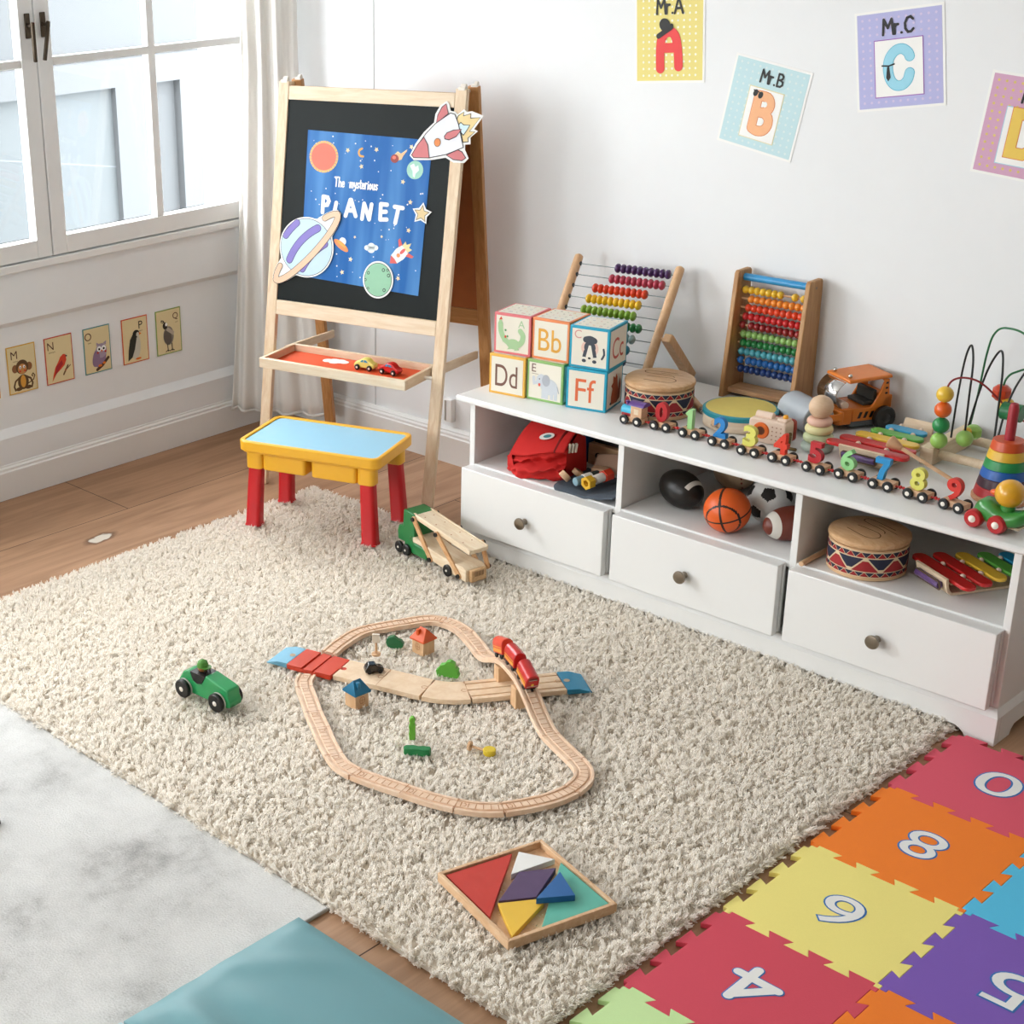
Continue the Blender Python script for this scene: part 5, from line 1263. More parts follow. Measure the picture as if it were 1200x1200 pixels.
b = MB(); b.box((-.040, -.016, .012), (.05, .016, .0175), PINE); b.build('chassis', root, bevel=.003)
b = MB(); b.cyl((.014, 0, .028), (.014, 0, .060), .0145, mat('duck green', '#3A8A3C', .3, coat=.4), n=20); b.build('neck', root)
b = MB(); b.ball((.014, 0, .082), .0295, mat('duck yellow', '#E2A620', .28, coat=.5), n=28); h = b.build('head', root)
b = MB(); b.push(T(-.014, -.004, .078) @ RY(-pi/2)); b.lathe([(.007, -.004), (.0065, .004), (.004, .010), (0, .012)], mat('duck beak', '#DE5A1E', .35), n=14); b.build('beak', h, label='orange beak')
for x in (-.040, .010):
    for s in (-1, 1): wheel(root, (x, s*.026, .0195), (0, s, 0), .0195, .020, mat('wheel red', '#B3161C', .35, coat=.3), HUBW, hr=.40)

# ---- number train
WB = wood('wagon beech', '#CFA07A', '#DFB792', stretch=(4, 14, 14))
def coupler(root, x):
    b = MB(); b.cyl((x-.003, 0, .0125), (x+.009, 0, .0125), .0022, RED, n=8); b.ball((x+.011, 0, .0130), .0042, RED, n=10); b.ball((x+.018, 0, .0125), .0036, RED, n=10); b.cyl((x+.018, 0, .0125), (x+.026, 0, .0125), .002, RED, n=8); b.build('coupler', root, label='red coupling')
def chassis(root, x0, x1, y=.0125):
    b = MB(); b.box((x0, -y, .0075), (x1, y, .0205), WB); return b.build('body', root, bevel=.0012)
root = thing('number_train_engine', 'wooden number train engine with a blue boiler and purple roof', 'toy train', (1.768, -.383, ZT), R(2))
chassis(root, -.034, .032)
b = MB(); b.cyl((-.034, 0, .034), (-.004, 0, .034), .0125, mat('boiler blue', '#4CBCDD', .35), n=24); b.build('boiler', root, bevel=.001)
b = MB(); b.box((-.032, -.0115, .0205), (-.004, .0115, .029), DRED); b.build('boiler_saddle', root, bevel=.001)
b = MB(); b.box((-.004, -.014, .0205), (.028, .014, .052), WB); b.build('cab', root, bevel=.001)
b = MB(); b.push(T(0, 0, .051)); q = [(x, .0165*cos(t), .010*sin(t)) for x in (-.010, .034) for t in [pi*k/10 for k in range(11)]]
b.add(q, [(k, k+1, 12+k, 11+k) for k in range(10)] + [tuple(range(10, -1, -1)), tuple(range(11, 22)), (0, 11, 21, 10)], PURPLE); b.build('cab_roof', root, label='purple cab roof')
b = MB(); b.lathe([(.0035, .044), (.0035, .052), (.0055, .054), (.0055, .058), (0, .058)], PURPLE, c=(-.022, 0, 0), n=14); b.build('chimney', root)
b = MB(); b.box((.006, -.0145, .030), (.019, -.0139, .044), PINE); b.build('window', root)
for x in (-.020, .018):
    for s in (-1, 1): wheel(root, (x, s*.0165, .0122), (0, s, 0), .0122, .007, BLACK, HUBW)
coupler(root, .032)
xs = [1.847, 1.930, 2.018, 2.103, 2.183, 2.273, 2.349, 2.433, 2.519, 2.603]
yy = [-.372, -.371, -.378, -.386, -.382, -.385, -.377, -.382, -.389, -.396]
rz = [2, 2, 0, 1, 0, -3, -4, 0, -5, -8]
cl = ['#B4161C', '#9ED08A', '#1E7EC4', '#DDD868', '#DE3A20', '#B81E26', '#93D08A', '#1F8CC6', '#DDD868', '#CE2E22']
def one(b, m, k): b.prism([(-.017, .025), (.017, .025), (.017, .014), (.007, -.006), (.004, -.025), (-.010, -.025), (-.006, -.004), (.002, .0125), (-.017, .0125)] if k == 7 else [(-.007, -.025), (.006, -.025), (.006, .025), (-.004, .025), (-.014, .013), (-.009, .008), (-.007, .010)], -.0065, .0065, m)
cn = ['dark red', 'pale green', 'blue', 'pale yellow', 'orange red', 'crimson', 'mint green', 'bright blue', 'lemon yellow', 'red']
for k in range(10):
    root = thing('number_wagon', 'wooden train wagon carrying a %s number %d' % (cn[k], k), 'toy train wagon', (xs[k], yy[k], ZT), R(rz[k]), 'number train wagons')
    chassis(root, -.028, .028)
    b = MB(); b.push(T(-.005, .0, .0205+.025) @ STAND); one(b, mat('digit paint '+cl[k], cl[k], .45), k) if k in (1, 7) else b.txt(str(k), 0, 0, 0, mat('digit paint '+cl[k], cl[k], .45), h=.050, w=.034, bold=.03 if k in (6, 8, 9) else .048, depth=.013); b.build('number', root, smooth=30)
    for x in (-.0175, .0175):
        for s in (-1, 1): wheel(root, (x, s*.0165, .0122), (0, s, 0), .0122, .007, BLACK, HUBW)
    if k < 9: coupler(root, .028)
# ================================================================== things on the open shelves
ZS = .2713
# red fabric satchel
def satchel():
    FB = mat('red cotton', '#C21A16', .85, vary=.06, bump=.2, scale=180)
    root = thing('red_satchel', 'crumpled red fabric satchel with an oval badge on the left shelf', 'bag', (1.50, -.42, ZS))
    O = Vector((1.50, -.42, ZS))
    A = [Vector(p) for p in ((1.425, -.445, .318), (1.50, -.462, .340), (1.56, -.458, .356), (1.603, -.440, .366))]     # flap edge
    Bt = [Vector(p) for p in ((1.425, -.455, .273), (1.475, -.486, .273), (1.545, -.458, .274), (1.592, -.425, .276))]   # bottom edge
    n, k = 36, 24; v = []; f = []
    def along(P, s):
        q = s*(len(P)-1); i = min(int(q), len(P)-2); return P[i].lerp(P[i+1], q-i)
    for j in range(k+1):
        t = j/k
        for i in range(n+1):
            s = i/n; p = along(A, s).lerp(along(Bt, s), t)
            d = .016*sin(pi*t)*(.6+.7*s)*(-1 if t < .55 else .6) + .008*sin(2*pi*(2.5*t+.9*s)+1.2)*sin(pi*t)
            d2 = .004*sin(14*s+5*t)+.003*sin(31*s-8*t)
            v.append(p + Vector((.25*d, -d + d2*sin(pi*t), d2*.6)) - O)
    for j in range(k):
        for i in range(n): a = j*(n+1)+i; f.append((a, a+n+1, a+n+2, a+1))
    b = MB(); b.add([tuple(p) for p in v], f, FB); g = b.build('gusset', root, smooth=80)
    # shell: left side, back, bottom
    sh = [(1.425, -.445, .318), (1.603, -.440, .366), (1.598, -.385, .402), (1.448, -.385, .392), (1.398, -.430, .300), (1.405, -.440, .273), (1.475, -.484, .273), (1.590, -.423, .275), (1.595, -.33, .275), (1.43, -.33, .275), (1.59, -.335, .375), (1.44, -.34, .36)]
    b = MB(); b.add([tuple(Vector(p)-O) for p in sh], [(3, 2, 10, 11), (0, 3, 11, 9, 5, 4), (0, 4, 5, 6), (1, 7, 8, 10, 2), (5, 9, 8, 7, 6), (11, 10, 8, 9)], FB)
    o = b.build('shell', root, smooth=80); s = o.modifiers.new('s', 'SUBSURF'); s.subdivision_type = 'SIMPLE'; s.levels = s.render_levels = 3; m = o.modifiers.new('sm', 'SMOOTH'); m.factor = .5; m.iterations = 3
    # flap
    Bk = [Vector(p) for p in ((1.440, -.380, .394), (1.50, -.378, .398), (1.55, -.378, .402), (1.598, -.380, .405))]
    A2 = [p + Vector((0, -.006, -.004)) for p in A]; v = []; f = []; n, k = 24, 12
    for j in range(k+1):
        for i in range(n+1):
            s, t = i/n, j/k; p = along(Bk, s).lerp(along(A2, s), t); p.z += .007*sin(pi*t) + .003*sin(7*s+3*t); v.append(tuple(p-O))
    for j in range(k):
        for i in range(n): a = j*(n+1)+i; f.append((a, a+n+1, a+n+2, a+1))
    b = MB(); b.add(v, f, FB); o = b.build('flap', root, smooth=80); s = o.modifiers.new('t', 'SOLIDIFY'); s.thickness = .003; s.offset = 1
    # oval badge
    e1 = (along(A2, .62)-along(A2, .42)); e2 = along(Bk, .5)-along(A2, .5); c = along(Bk, .5).lerp(along(A2, .5), .52); c.z += .0105
    F = axes(c-O, e1, e2); b = MB(); b.push(F); b.ell(0, 0, .024, .0125, .003, mat('badge white', '#E4E2DC', .5)); b.ell(.002, 0, .013, .006, .0034, mat('badge teal', '#3F8C93', .5)); b.build('badge', root, smooth=None, label='white oval badge')
    b = MB(); P = [tuple(along(Bk, .80).lerp(along(A2, .80), t/8)+Vector((0, 0, .010*sin(pi*t/8)+.0025))-O) for t in range(9)]; b.tube(P, .004, mat('dark red webbing', '#7E1412', .85), n=6); b.build('strap', root, label='dark red strap')
    b = MB(); b.push(T(*(Vector((1.603, -.425, .367))-O)) @ RZ(R(60)) @ RX(R(14)))
    for k in range(3): b.box((-.004+.009*k, -.004, -.012), (.002+.009*k, .004, .014), mat('pale buckle', '#D9CDBB', .5))
    b.build('buckle', root, bevel=.001)
satchel()
# grey felt tool roll
def tool_roll():
    G = mat('slate felt', '#4C5560', .95, vary=.08, bump=.3, scale=220)
    root = thing('tool_roll', 'opened slate grey felt tool roll on the left shelf', 'tool roll', (1.68, -.40, ZS))
    n, k = 60, 40; v = []; f = []
    for j in range(k+1):
        for i in range(n+1):
            s, t = i/n, j/k
            x = 1.585 + .205*s; y = -.488 + .045*s*0 + .17*t + .012*(1-s)*(1-t)*sin(3*s) - .020*sin(pi*s)*(1-t)*0
            r = min(s, .12)/.12; q = min(t, .12)/.12
            y += .028*(1-r)**2*(1-t)
            z = ZS + .006 + .005*sin(9*s+2*t) * t + .030*max(0, s-.55)**1.0*(1-t)*1.6 + .003*sin(22*s-9*t)*max(0, s-.4)
            z -= .004*(1-q)
            v.append((x-1.68, y+.40, z-ZS))
    for j in range(k):
        for i in range(n): a = j*(n+1)+i; f.append((a, a+1, a+n+2, a+n+1))
    b = MB(); b.add(v, f, G); o = b.build('felt', root, smooth=80); s = o.modifiers.new('t', 'SOLIDIFY'); s.thickness = .005; s.offset = -1
    b = MB(); TN = mat('tan canvas', '#B08E76', .9, bump=.2, scale=150); n, k = 30, 10; v = []; f = []
    for j in range(k+1):
        for i in range(n+1):
            s, t = i/n, j/k; v.append((-.075+.165*s, .075+.018*t+.010*sin(3*s), .012+.052*t*(.75+.25*sin(2.6*s))))
    for j in range(k):
        for i in range(n): a = j*(n+1)+i; f.append((a, a+1, a+n+2, a+n+1))
    b.add(v, f, TN); o = b.build('back_flap', root, smooth=80, label='tan inner flap'); s = o.modifiers.new('t', 'SOLIDIFY'); s.thickness = .004
    b = MB(); P = [(-.005+.02*cos(t)*0+.032*k, -.040+.0*k, .030) for k in range(4)]
tool_roll()
def peg(name, label, p, az, parts, tilt=0, group='wooden tools in the felt roll'):
    root = thing(name, label, 'wooden tool', M=T(*p) @ RZ(az) @ RY(pi/2+tilt), group=group)
    z = 0
    for nm, r, l, m, sides, hole in parts:
        b = MB()
        if hole:
            P = [(r*cos(2*pi*k/sides), r*sin(2*pi*k/sides)) for k in range(sides)]; Q = [(r*.5*cos(2*pi*k/sides), r*.5*sin(2*pi*k/sides)) for k in range(sides)]; b.frame(P, Q, z, z+l, m)
        else: b.push(T(0, 0, z)); b.lathe([(r*.9, 0), (r, l*.06), (r, l*.94), (r*.9, l)], m, n=sides)
        b.build(nm, root, bevel=.001 if hole else None); z += l
    return root
NAT = wood('peg beech', '#C9A17C', '#DAB793', stretch=(6, 6, 6)); WHT = mat('peg white', '#E6E0D6', .5); BG = mat('peg blue grey', '#7FA0AE', .5); DG = mat('peg dark green', '#2E3A36', .5)
peg('toy_bolt', 'white toy bolt with a yellow hexagon nut in the felt roll', (1.690, -.468, ZS+.033), R(82), [('nut', .0185, .020, mat('nut yellow', '#E0B02A', .4), 6, True), ('shank', .0085, .012, NAT, 16, False), ('sleeve', .0125, .030, WHT, 20, False), ('nut', .0170, .026, mat('nut red', '#C93A1E', .4), 6, True)], R(-4))
peg('toy_peg', 'blue grey toy peg with a white middle in the felt roll', (1.652, -.462, ZS+.026), R(76), [('tip', .0115, .026, BG, 20, False), ('sleeve', .0135, .026, WHT, 20, False), ('tail', .0125, .024, DG, 20, False)], R(-4))
peg('wooden_disc', 'round wooden disc at the left of the felt roll', (1.612, -.462, ZS+.0265), R(60), [('disc', .0155, .016, NAT, 24, False)], R(-40))
peg('wooden_disc', 'darker wooden disc behind the blue grey peg in the felt roll', (1.622, -.418, ZS+.026), R(50), [('disc', .0150, .014, wood('peg brown', '#9C7652', '#B48C66'), 24, False)], R(-55))
b = MB(); b.cbox((0, 0, .011), (.038, .03, .022), NAT); solo(b, 'wooden_block', 'small plain wooden block behind the toy bolt', 'wooden tool', (1.642, -.345, ZS+.010), R(20), 'wooden tools in the felt roll', bevel=.0015)
# pegged wooden box, blue board and dark case at the back of the left shelf
root = thing('peg_box', 'wooden box with round holes at the back of the left shelf', 'box', (1.665, -.21, ZS))
b = MB(); b.box((-.118, -.06, 0), (.118, .06, .060), wood('box birch', '#C49C74', '#D8B48C', stretch=(3, 14, 14))); b.build('body', root, bevel=.002)
b = MB()
for x in (-.085, -.038, .01, .06): b.cyl((x, -.0605, .030), (x, -.0612, .030), .0085, mat('hole dark', '#2B2018', .8), n=18)
b.build('hole', root)
b = MB(); b.box((0, 0, 0), (.012, .14, .125), mat('deep blue board', '#155A94', .5)); solo(b, 'blue_board', 'upright deep blue board beside the wooden box', 'board', (1.528, -.27, ZS), bevel=.001)
b = MB(); b.box((-.112, -.052, 0), (.112, .055, .055), mat('black card', '#17171A', .6)); solo(b, 'black_case', 'black flat case lying on the wooden box with holes', 'case', (1.668, -.205, ZS+.0605), bevel=.003)

# balls on the middle shelf
def ball_uv(b, c, rx, ry, rz, fn, n=64, k=40, M=None):
    M = M or Matrix(); v = []; f = []; fm = []
    for j in range(k+1):
        t = -pi/2+pi*j/k
        for i in range(n): p = Vector((cos(t)*cos(2*pi*i/n), cos(t)*sin(2*pi*i/n), sin(t))); v.append(p)
    groups = {}
    for j in range(k):
        for i in range(n):
            q = (j*n+i, j*n+(i+1) % n, (j+1)*n+(i+1) % n, (j+1)*n+i)
            ctr = (v[q[0]]+v[q[1]]+v[q[2]]+v[q[3]]).normalized(); groups.setdefault(fn(ctr), []).append(q)
    w = [tuple(Vector(c) + M @ Vector((p.x*rx, p.y*ry, p.z*rz))) for p in v]
    o = len(b.v); b.v += w
    for m, qs in groups.items():
        i = b.idx(m); b.f += [tuple(o+a for a in q) for q in qs]; b.mi += [i]*len(qs)
LEA = mat('black ball leather', '#16130F', .38, bump=.2, scale=300)
def foot(p): return abs(p.x) ** 1.0
b = MB(); WS = mat('ball white', '#DAD5CB', .45)
def pro(b, L, r, fn, n=64, k=48):                          # prolate ball along local x with pointed ends
    v = []
    prof = [(-1+2*j/k) for j in range(k+1)]
    pts = [(L*t, r*(max(0, 1-abs(t)**2.2))**.62) for t in prof]
    groups = {}
    o = len(b.v)
    for x, q in pts: b.v += [(x, q*cos(2*pi*i/n), q*sin(2*pi*i/n)) for i in range(n)]
    for j in range(k):
        for i in range(n): groups.setdefault(fn((pts[j][0]+pts[j+1][0])/2/L, 2*pi*(i+.5)/n), []).append((o+j*n+i, o+(j+1)*n+i, o+(j+1)*n+(i+1) % n, o+j*n+(i+1) % n))
    for m, qs in groups.items(): ii = b.idx(m); b.f += qs; b.mi += [ii]*len(qs)
pro(b, .066, .046, lambda t, a: WS if (.50 < t < .66 and a % (2*pi) < 2.4 or .50 < t < .66 and a > 5.6) else LEA)
solo(b, 'football', 'black toy football with a white band on the middle shelf', 'ball', M=T(1.905, -.362, ZS+.0455) @ RZ(R(-12)) @ RY(R(10)), group='balls on the middle shelf', smooth=60)
b = MB(); BO = mat('basketball orange', '#E2601E', .38, bump=.15, scale=300); BKL = mat('ball seam black', '#15110E', .5)
def bball(p):
    w = .055
    return BKL if (abs(p.x) < w or abs(p.z) < w or abs(abs(p.y)-.62) < w and False or abs((p.x*p.x*1.0 + (abs(p.y)-1.15)**2*1.0 + p.z*p.z) - .72) < .075) else BO
ball_uv(b, (0, 0, 0), .0555, .0555, .0535, bball, 120, 80)
solo(b, 'basketball', 'orange toy basketball with black seams on the middle shelf', 'ball', M=T(2.078, -.428, ZS+.0545) @ RZ(R(20)) @ RX(R(15)) @ RY(R(-14)), group='balls on the middle shelf', smooth=80)
b = MB(); SK = mat('football white', '#E3E2DE', .4)
g = (1+5**.5)/2; ICO = [Vector(p).normalized() for p in [(0, s, t*g) for s in (-1, 1) for t in (-1, 1)] + [(s, t*g, 0) for s in (-1, 1) for t in (-1, 1)] + [(t*g, 0, s) for s in (-1, 1) for t in (-1, 1)]]
def socc(p):
    for q in ICO:
        d = p.dot(q)
        if d > .90:
            a = q.orthogonal().normalized(); 
            nb = [x for x in ICO if .4 < x.dot(q) < .5]; a = (nb[0]-q*nb[0].dot(q)).normalized(); c = q.cross(a)
            th = math.atan2(p.dot(c), p.dot(a)); r = math.acos(min(1, d)); ph = (th+pi/5) % (2*pi/5) - pi/5
            if r*cos(ph - 0) < .285 and r < .36: return BKL
    return SK
ball_uv(b, (0, 0, 0), .0545, .0545, .0545, socc, 110, 72)
solo(b, 'football', 'white and black soccer ball behind the brown football', 'ball', M=T(2.118, -.308, ZS+.0548) @ RZ(R(25)) @ RX(R(20)), group='balls on the middle shelf', smooth=80)
b = MB(); BRN = mat('brown ball leather', '#6E2E1E', .4, bump=.2, scale=300)
pro(b, .070, .0415, lambda t, a: WS if -.83 < t < -.58 else BRN)
solo(b, 'football', 'brown toy football end on with a white ring on the middle shelf', 'ball', M=T(2.212, -.370, ZS+.0418) @ RZ(R(62)), group='balls on the middle shelf', smooth=60)
b = MB(); TANB = mat('tan ball skin', '#B79A7C', .5); RS = mat('red stitch', '#8A3A2C', .6)
ball_uv(b, (0, 0, 0), .058, .058, .058, lambda p: RS if abs(p.x*p.x - p.y*p.y*.35 - .25 - .3*p.z) < .02 else TANB, 80, 50)
solo(b, 'baseball', 'tan stitched ball at the back of the middle shelf', 'ball', M=T(1.935, -.165, ZS+.058) @ RX(R(40)), group='balls on the middle shelf', smooth=80)

# right shelf
drum('wooden tongue drum with red and navy triangles on the right shelf', 2.420, -.392, ZS, R(-20))
root = thing('drum_stick', 'plain wooden drum stick lying beside the shelf drum', 'drum stick', (2.316, -.492, ZS), R(90))
b = MB(); b.cyl((0, 0, .0065), (.16, 0, .0065), .006, BEECH, n=14); b.build('shaft', root, bevel=.001)
xylophone('xylophone with a purple roller tilted on the right shelf', T(2.583, -.402, ZS+.0005) @ RZ(R(-29)))
# ================================================================== toys on the floor
ZR = .0245
# ---- car carrier
root = thing('toy_car_carrier', 'wooden car carrier truck with a green cab by the cabinet corner', 'toy vehicle', (1.234, -.648, ZR), R(-9.2))
TG = mat('truck green', '#1E7A3E', .4, coat=.2, vary=.08); DK = wood('deck pine', '#E0C6A2', '#F0DFC4', stretch=(2, 12, 12))
b = MB(); b.push(T(0, .072, 0) @ STAND); b.prism([(-.044, .034), (-.014, .034), (-.014, .010), (.085, .010), (.085, .040), (.028, .044), (.030, .128), (-.018, .131), (-.022, .082), (-.040, .078), (-.046, .060)], 0, .072, TG); b.build('cab', root, bevel=.004)
b = MB(); b.push(T(0, .0005, 0) @ STAND); b.poly([(-.016, .090), (-.013, .122), (-.006, .122), (-.006, .092)], .0, mat('truck window', '#7FA6C0', .3)); b.build('cab_window', root, smooth=None)
for x in (-.030, .002):
    for y in (-.0045, .0765): wheel(root, (x, y, .0160), (0, -1 if y < 0 else 1, 0), .0165, .011, BLACK, HUBW, hr=.2)
b = MB(); b.push(T(0, .080, 0) @ STAND)                                   # lower bed, sloping to the rear block
b.prism([(.010, .0465), (.062, .0445), (.100, .020), (.178, .012), (.252, .006), (.252, .040), (.238, .046), (.176, .044), (.104, .050), (.064, .060), (.010, .062)], .012, .080, DK); bed = b.build('lower_bed', root, bevel=.002)
b = MB(); b.push(axes((.2522, 0, 0), (0, 1, 0), (0, 0, 1))); b.prism([(.010, .006), (.062, .006), (.062, .040), (.010, .040)], 0, .012, wood('end grain pine', '#C49A6A', '#DAB487', stretch=(3, 20, 20))); eb = b.build('rear_block', root, bevel=.003)
b = MB(); 
for k in range(9): b.add([(.2645, .020+.0035*k, .022), (.2645, .0215+.0035*k+(.0008 if k % 3 else 0), .022), (.2645, .0215+.0035*k+(.0008 if k % 3 else 0), .036), (.2645, .020+.0035*k, .036)], [(0, 1, 2, 3)], mat('stamp ink', '#7A5A3C', .7))
b.build('barcode_stamp', eb, smooth=None)
b = MB(); b.push(T(0, 0, .118) @ RY(R(7))); b.box((.020, .004, 0), (.262, .068, .012), DK); b.box((.020, .004, .012), (.262, .010, .0150), DK); b.box((.020, .062, .012), (.262, .068, .0150), DK); up = b.build('upper_deck', root, bevel=.0015)
b = MB(); b.push(T(0, 0, .118) @ RY(R(7)))
for x in (.052, .100, .165, .215):
    for y in (.020, .050): b.cyl((x, y, .0118), (x, y, .0124), .0022, BURN, n=8)
b.build('dowel_marks', up)
def arm(x0, z0, x1, z1, y):
    d = Vector((x1-x0, 0, z1-z0)); L0 = d.length; b = MB(); b.push(axes((x0, y, z0), d, (-d.z, 0, d.x)))
    b.prism(rrect(-.008, -.0075, L0+.008, .0075, .0072), -.003, .003, wood('arm beech', '#C6925F', '#DDB284', stretch=(3, 12, 12))); a = b.build('arm', root, bevel=.001)
    e = MB(); s = -1 if y < .03 else 1
    for xx, zz in ((x0, z0), (x1, z1)): e.cyl((xx, y+s*.003, zz), (xx, y+s*.0075, zz), .0062, BLACK, n=14)
    e.build('peg', a)
for y in (-.001, .075): arm(.030, .116, .104, .022, y); arm(.130, .104, .226, .016, y)
arm(.226, .094, .250, .034, .0755)
for y in (-.0015, .0775): wheel(root, (.178, y, .0160), (0, -1 if y < 0 else 1, 0), .0165, .010, BLACK, HUBW, hr=.2)

# ---- racing car
root = thing('toy_racing_car', 'green wooden racing car with a capped driver on the rug', 'toy vehicle', (1.487, -1.572, ZR), R(5))
RG = mat('racer green', '#259A58', .4, coat=.25, vary=.06)
b = MB(); b.push(T(0, .020, 0) @ STAND)
b.prism([(-.080, .018), (-.066, .012), (.070, .010), (.082, .014), (.084, .026), (.078, .036), (.077, .056), (.062, .060), (.008, .072), (.000, .060), (-.006, .048), (-.020, .044), (-.034, .050), (-.040, .066), (-.050, .068), (-.066, .060), (-.082, .036)], 0, .040, RG); b.build('body', root, bevel=.004, seg=3)
b = MB(); b.push(T(0, .0206, 0) @ STAND); b.prism([(.006, .068), (-.001, .056), (-.008, .047), (-.020, .0435), (-.032, .048), (-.039, .062), (-.041, .069)], -.0006, .0418, mat('cockpit black', '#1B1B1A', .5)); b.build('cockpit', root, label='black cockpit lining')
root2 = root
b = MB(); b.lathe([(.010, .040), (.0115, .060), (.008, .070)], mat('driver shirt', '#1D1D1C', .6), c=(-.020, 0, 0), n=18); drv = b.build('driver', root, label='small wooden driver figure')
b = MB(); b.ball((-.020, 0, .078), .0125, mat('driver face', '#A8693C', .5), n=20); b.build('driver_head', drv)
b = MB(); b.lathe([(.0135, .080), (.0135, .084), (.011, .092), (.005, .0965), (0, .0975)], mat('driver cap', '#4C8A2C', .5), c=(-.020, 0, 0), n=20); b.push(T(-.008, 0, .0815)); b.lathe([(.0115, -.001), (.012, .0015), (0, .002)], mat('driver cap', '#4C8A2C', .5), n=16); b.build('driver_cap', drv)
b = MB(); b.tube([(-.006+.0*k, .009*cos(2*pi*k/14), .071+.009*sin(2*pi*k/14)) for k in range(14)], .0014, BLACK, n=6, closed=True); b.build('steering_wheel', root)
for x, r in ((-.058, .0225), (.050, .0225)):
    for s in (-1, 1):
        w_ = wheel(root, (x, s*.030, .0225), (0, s, 0), r, .012, BLACK, HUBW, hr=.27)
        b = MB(); b.push(axes((x, s*.0235, .0225), (1, 0, 0), (0, 0, s) if s < 0 else (0, 0, -1)))
        b.lathe([(.008, -.0014), (r+.0004, -.0014), (r+.0004, .0014), (.008, .0014)], mat('wheel pale ring', '#D8D6CE', .4), n=28); b.build('pale_ring', w_)

# ---- wooden railway
TW, TH = .041, .0115
PROF = [(-TW/2, 0), (TW/2, 0), (TW/2, TH), (.0145, TH), (.0145, TH-.003), (.0085, TH-.003), (.0085, TH), (-.0085, TH), (-.0085, TH-.003), (-.0145, TH-.003), (-.0145, TH), (-TW/2, TH)]
def track(name, pts, label, group='wooden railway pieces', bumps=True, smooth=8):
    P = smooth_path(pts, smooth); O = P[len(P)//2].copy(); O.z = pts[0][2] if len(pts[0]) > 2 else 0
    fr = []; d = []
    for i, p in enumerate(P):
        t = (P[min(i+1, len(P)-1)]-P[max(i-1, 0)]).normalized(); x = t.cross(Vector((0, 0, 1))).normalized()
        F = Matrix((x, t, x.cross(t))).transposed().to_4x4(); F.translation = p-O; fr.append(F)
    b = MB(); b.sweep(fr, PROF, TRACKW)
    o = solo(b, name, label, 'toy track', tuple(O), group=group, smooth=30, bevel=.0006)
    L = [0]
    for i in range(1, len(P)): L.append(L[-1]+(P[i]-P[i-1]).length)
    m = MB(); q = .010; k = 0
    while q < L[-1]-.006:
        i = max(j for j in range(len(L)-1) if L[j] <= q); s = (q-L[i])/(L[i+1]-L[i]); F = fr[i].copy(); F.translation = fr[i].translation.lerp(fr[i+1].translation, s)
        m.push(F); wd = .0018 if k else .0026
        m.add([(-.0082, -wd/2, TH+.0003), (.0082, -wd/2, TH+.0003), (.0082, wd/2, TH+.0003), (-.0082, wd/2, TH+.0003)], [(0, 1, 2, 3)], BURN)
        if k == 0: m.stroke([(.005, .0045), (.006, .008), (0, .0105), (-.006, .008), (-.005, .0045)], .0014, TH+.0004, BURN)
        m.pop(); q += .0150; k += 1
    for e in (0, -1):
        m.push(fr[e]); y0 = -.0006 if e else 0
        m.add([(-TW/2, y0, TH+.0002), (TW/2, y0, TH+.0002), (TW/2, y0+.0009, TH+.0002), (-TW/2, y0+.0009, TH+.0002)], [(0, 1, 2, 3)], BURN); m.pop()
    m.build('sleeper_marks', o, smooth=None)
    return o
ZK = .0275
loop = [(1.571, -1.345), (1.588, -1.372), (1.612, -1.393), (1.660, -1.424), (1.711, -1.458), (1.742, -1.477), (1.775, -1.496), (1.825, -1.527), (1.876, -1.555), (1.915, -1.571), (1.960, -1.574), (2.018, -1.563), (2.076, -1.549), (2.132, -1.536), (2.187, -1.516), (2.228, -1.492), (2.260, -1.460), (2.287, -1.410), (2.306, -1.361), (2.314, -1.310), (2.305, -1.262), (2.282, -1.230), (2.248, -1.210), (2.197, -1.189), (2.147, -1.167)]
cuts = [0, 2, 4, 6, 8, 10, 12, 14, 16, 19, 22, 24]
names = ['curved rail piece leaving the red crossing towards the front', 'rail piece second from the red crossing along the front loop', 'short rail piece left of the blue roofed house', 'straight rail piece in the left side of the front loop', 'curved rail piece at the lower left bend of the loop', 'straight rail piece after the lower left bend', 'straight rail piece along the middle of the front edge', 'rail piece just before the lower front bend', 'curved rail piece at the lower front bend', 'curved rail piece at the rightmost bend of the loop', 'rail piece at the foot of the bridge ramp']
names[8] = 'curved rail piece at the frontmost bend of the loop'; names[7] = 'rail piece just before the frontmost bend'
names = names[:11]
for k in range(11):
    seg = loop[cuts[k]:cuts[k+1]+1]
    track('track_piece', [(x, y, ZK) for x, y in seg], names[k] + ' of wooden railway' if len(names[k].split()) < 12 else names[k])
def ramp(a, b_, label, flip):
    pts = []
    for k in range(9):
        t = k/8; h = (.5-.5*cos(pi*min(1, t*1.12))); z = ZK + .058*h
        pts.append((a[0]+(b_[0]-a[0])*t, a[1]+(b_[1]-a[1])*t, z))
    o = track('bridge_ramp', pts, label, smooth=3); return o
mid = (1.9655, -1.069)
ramp((2.147, -1.167), mid, 'rising bridge ramp in front of the red train', 0); ramp((1.784, -.971), mid, 'rising bridge ramp behind the red train', 1)
for x, y, lab in ((2.005, -1.091, 'bridge pier at the near side of the toy road'), (1.912, -1.040, 'bridge pier at the far side of the toy road')):
    b = MB(); b.push(RZ(R(-28.4)) @ STAND); b.prism([(-.016, 0), (.016, 0), (.013, .050), (-.013, .050)], -.022, .022, BEECHZ); solo(b, 'bridge_pier', lab, 'bridge pier', (x, y, ZR), group='bridge piers', bevel=.0015)
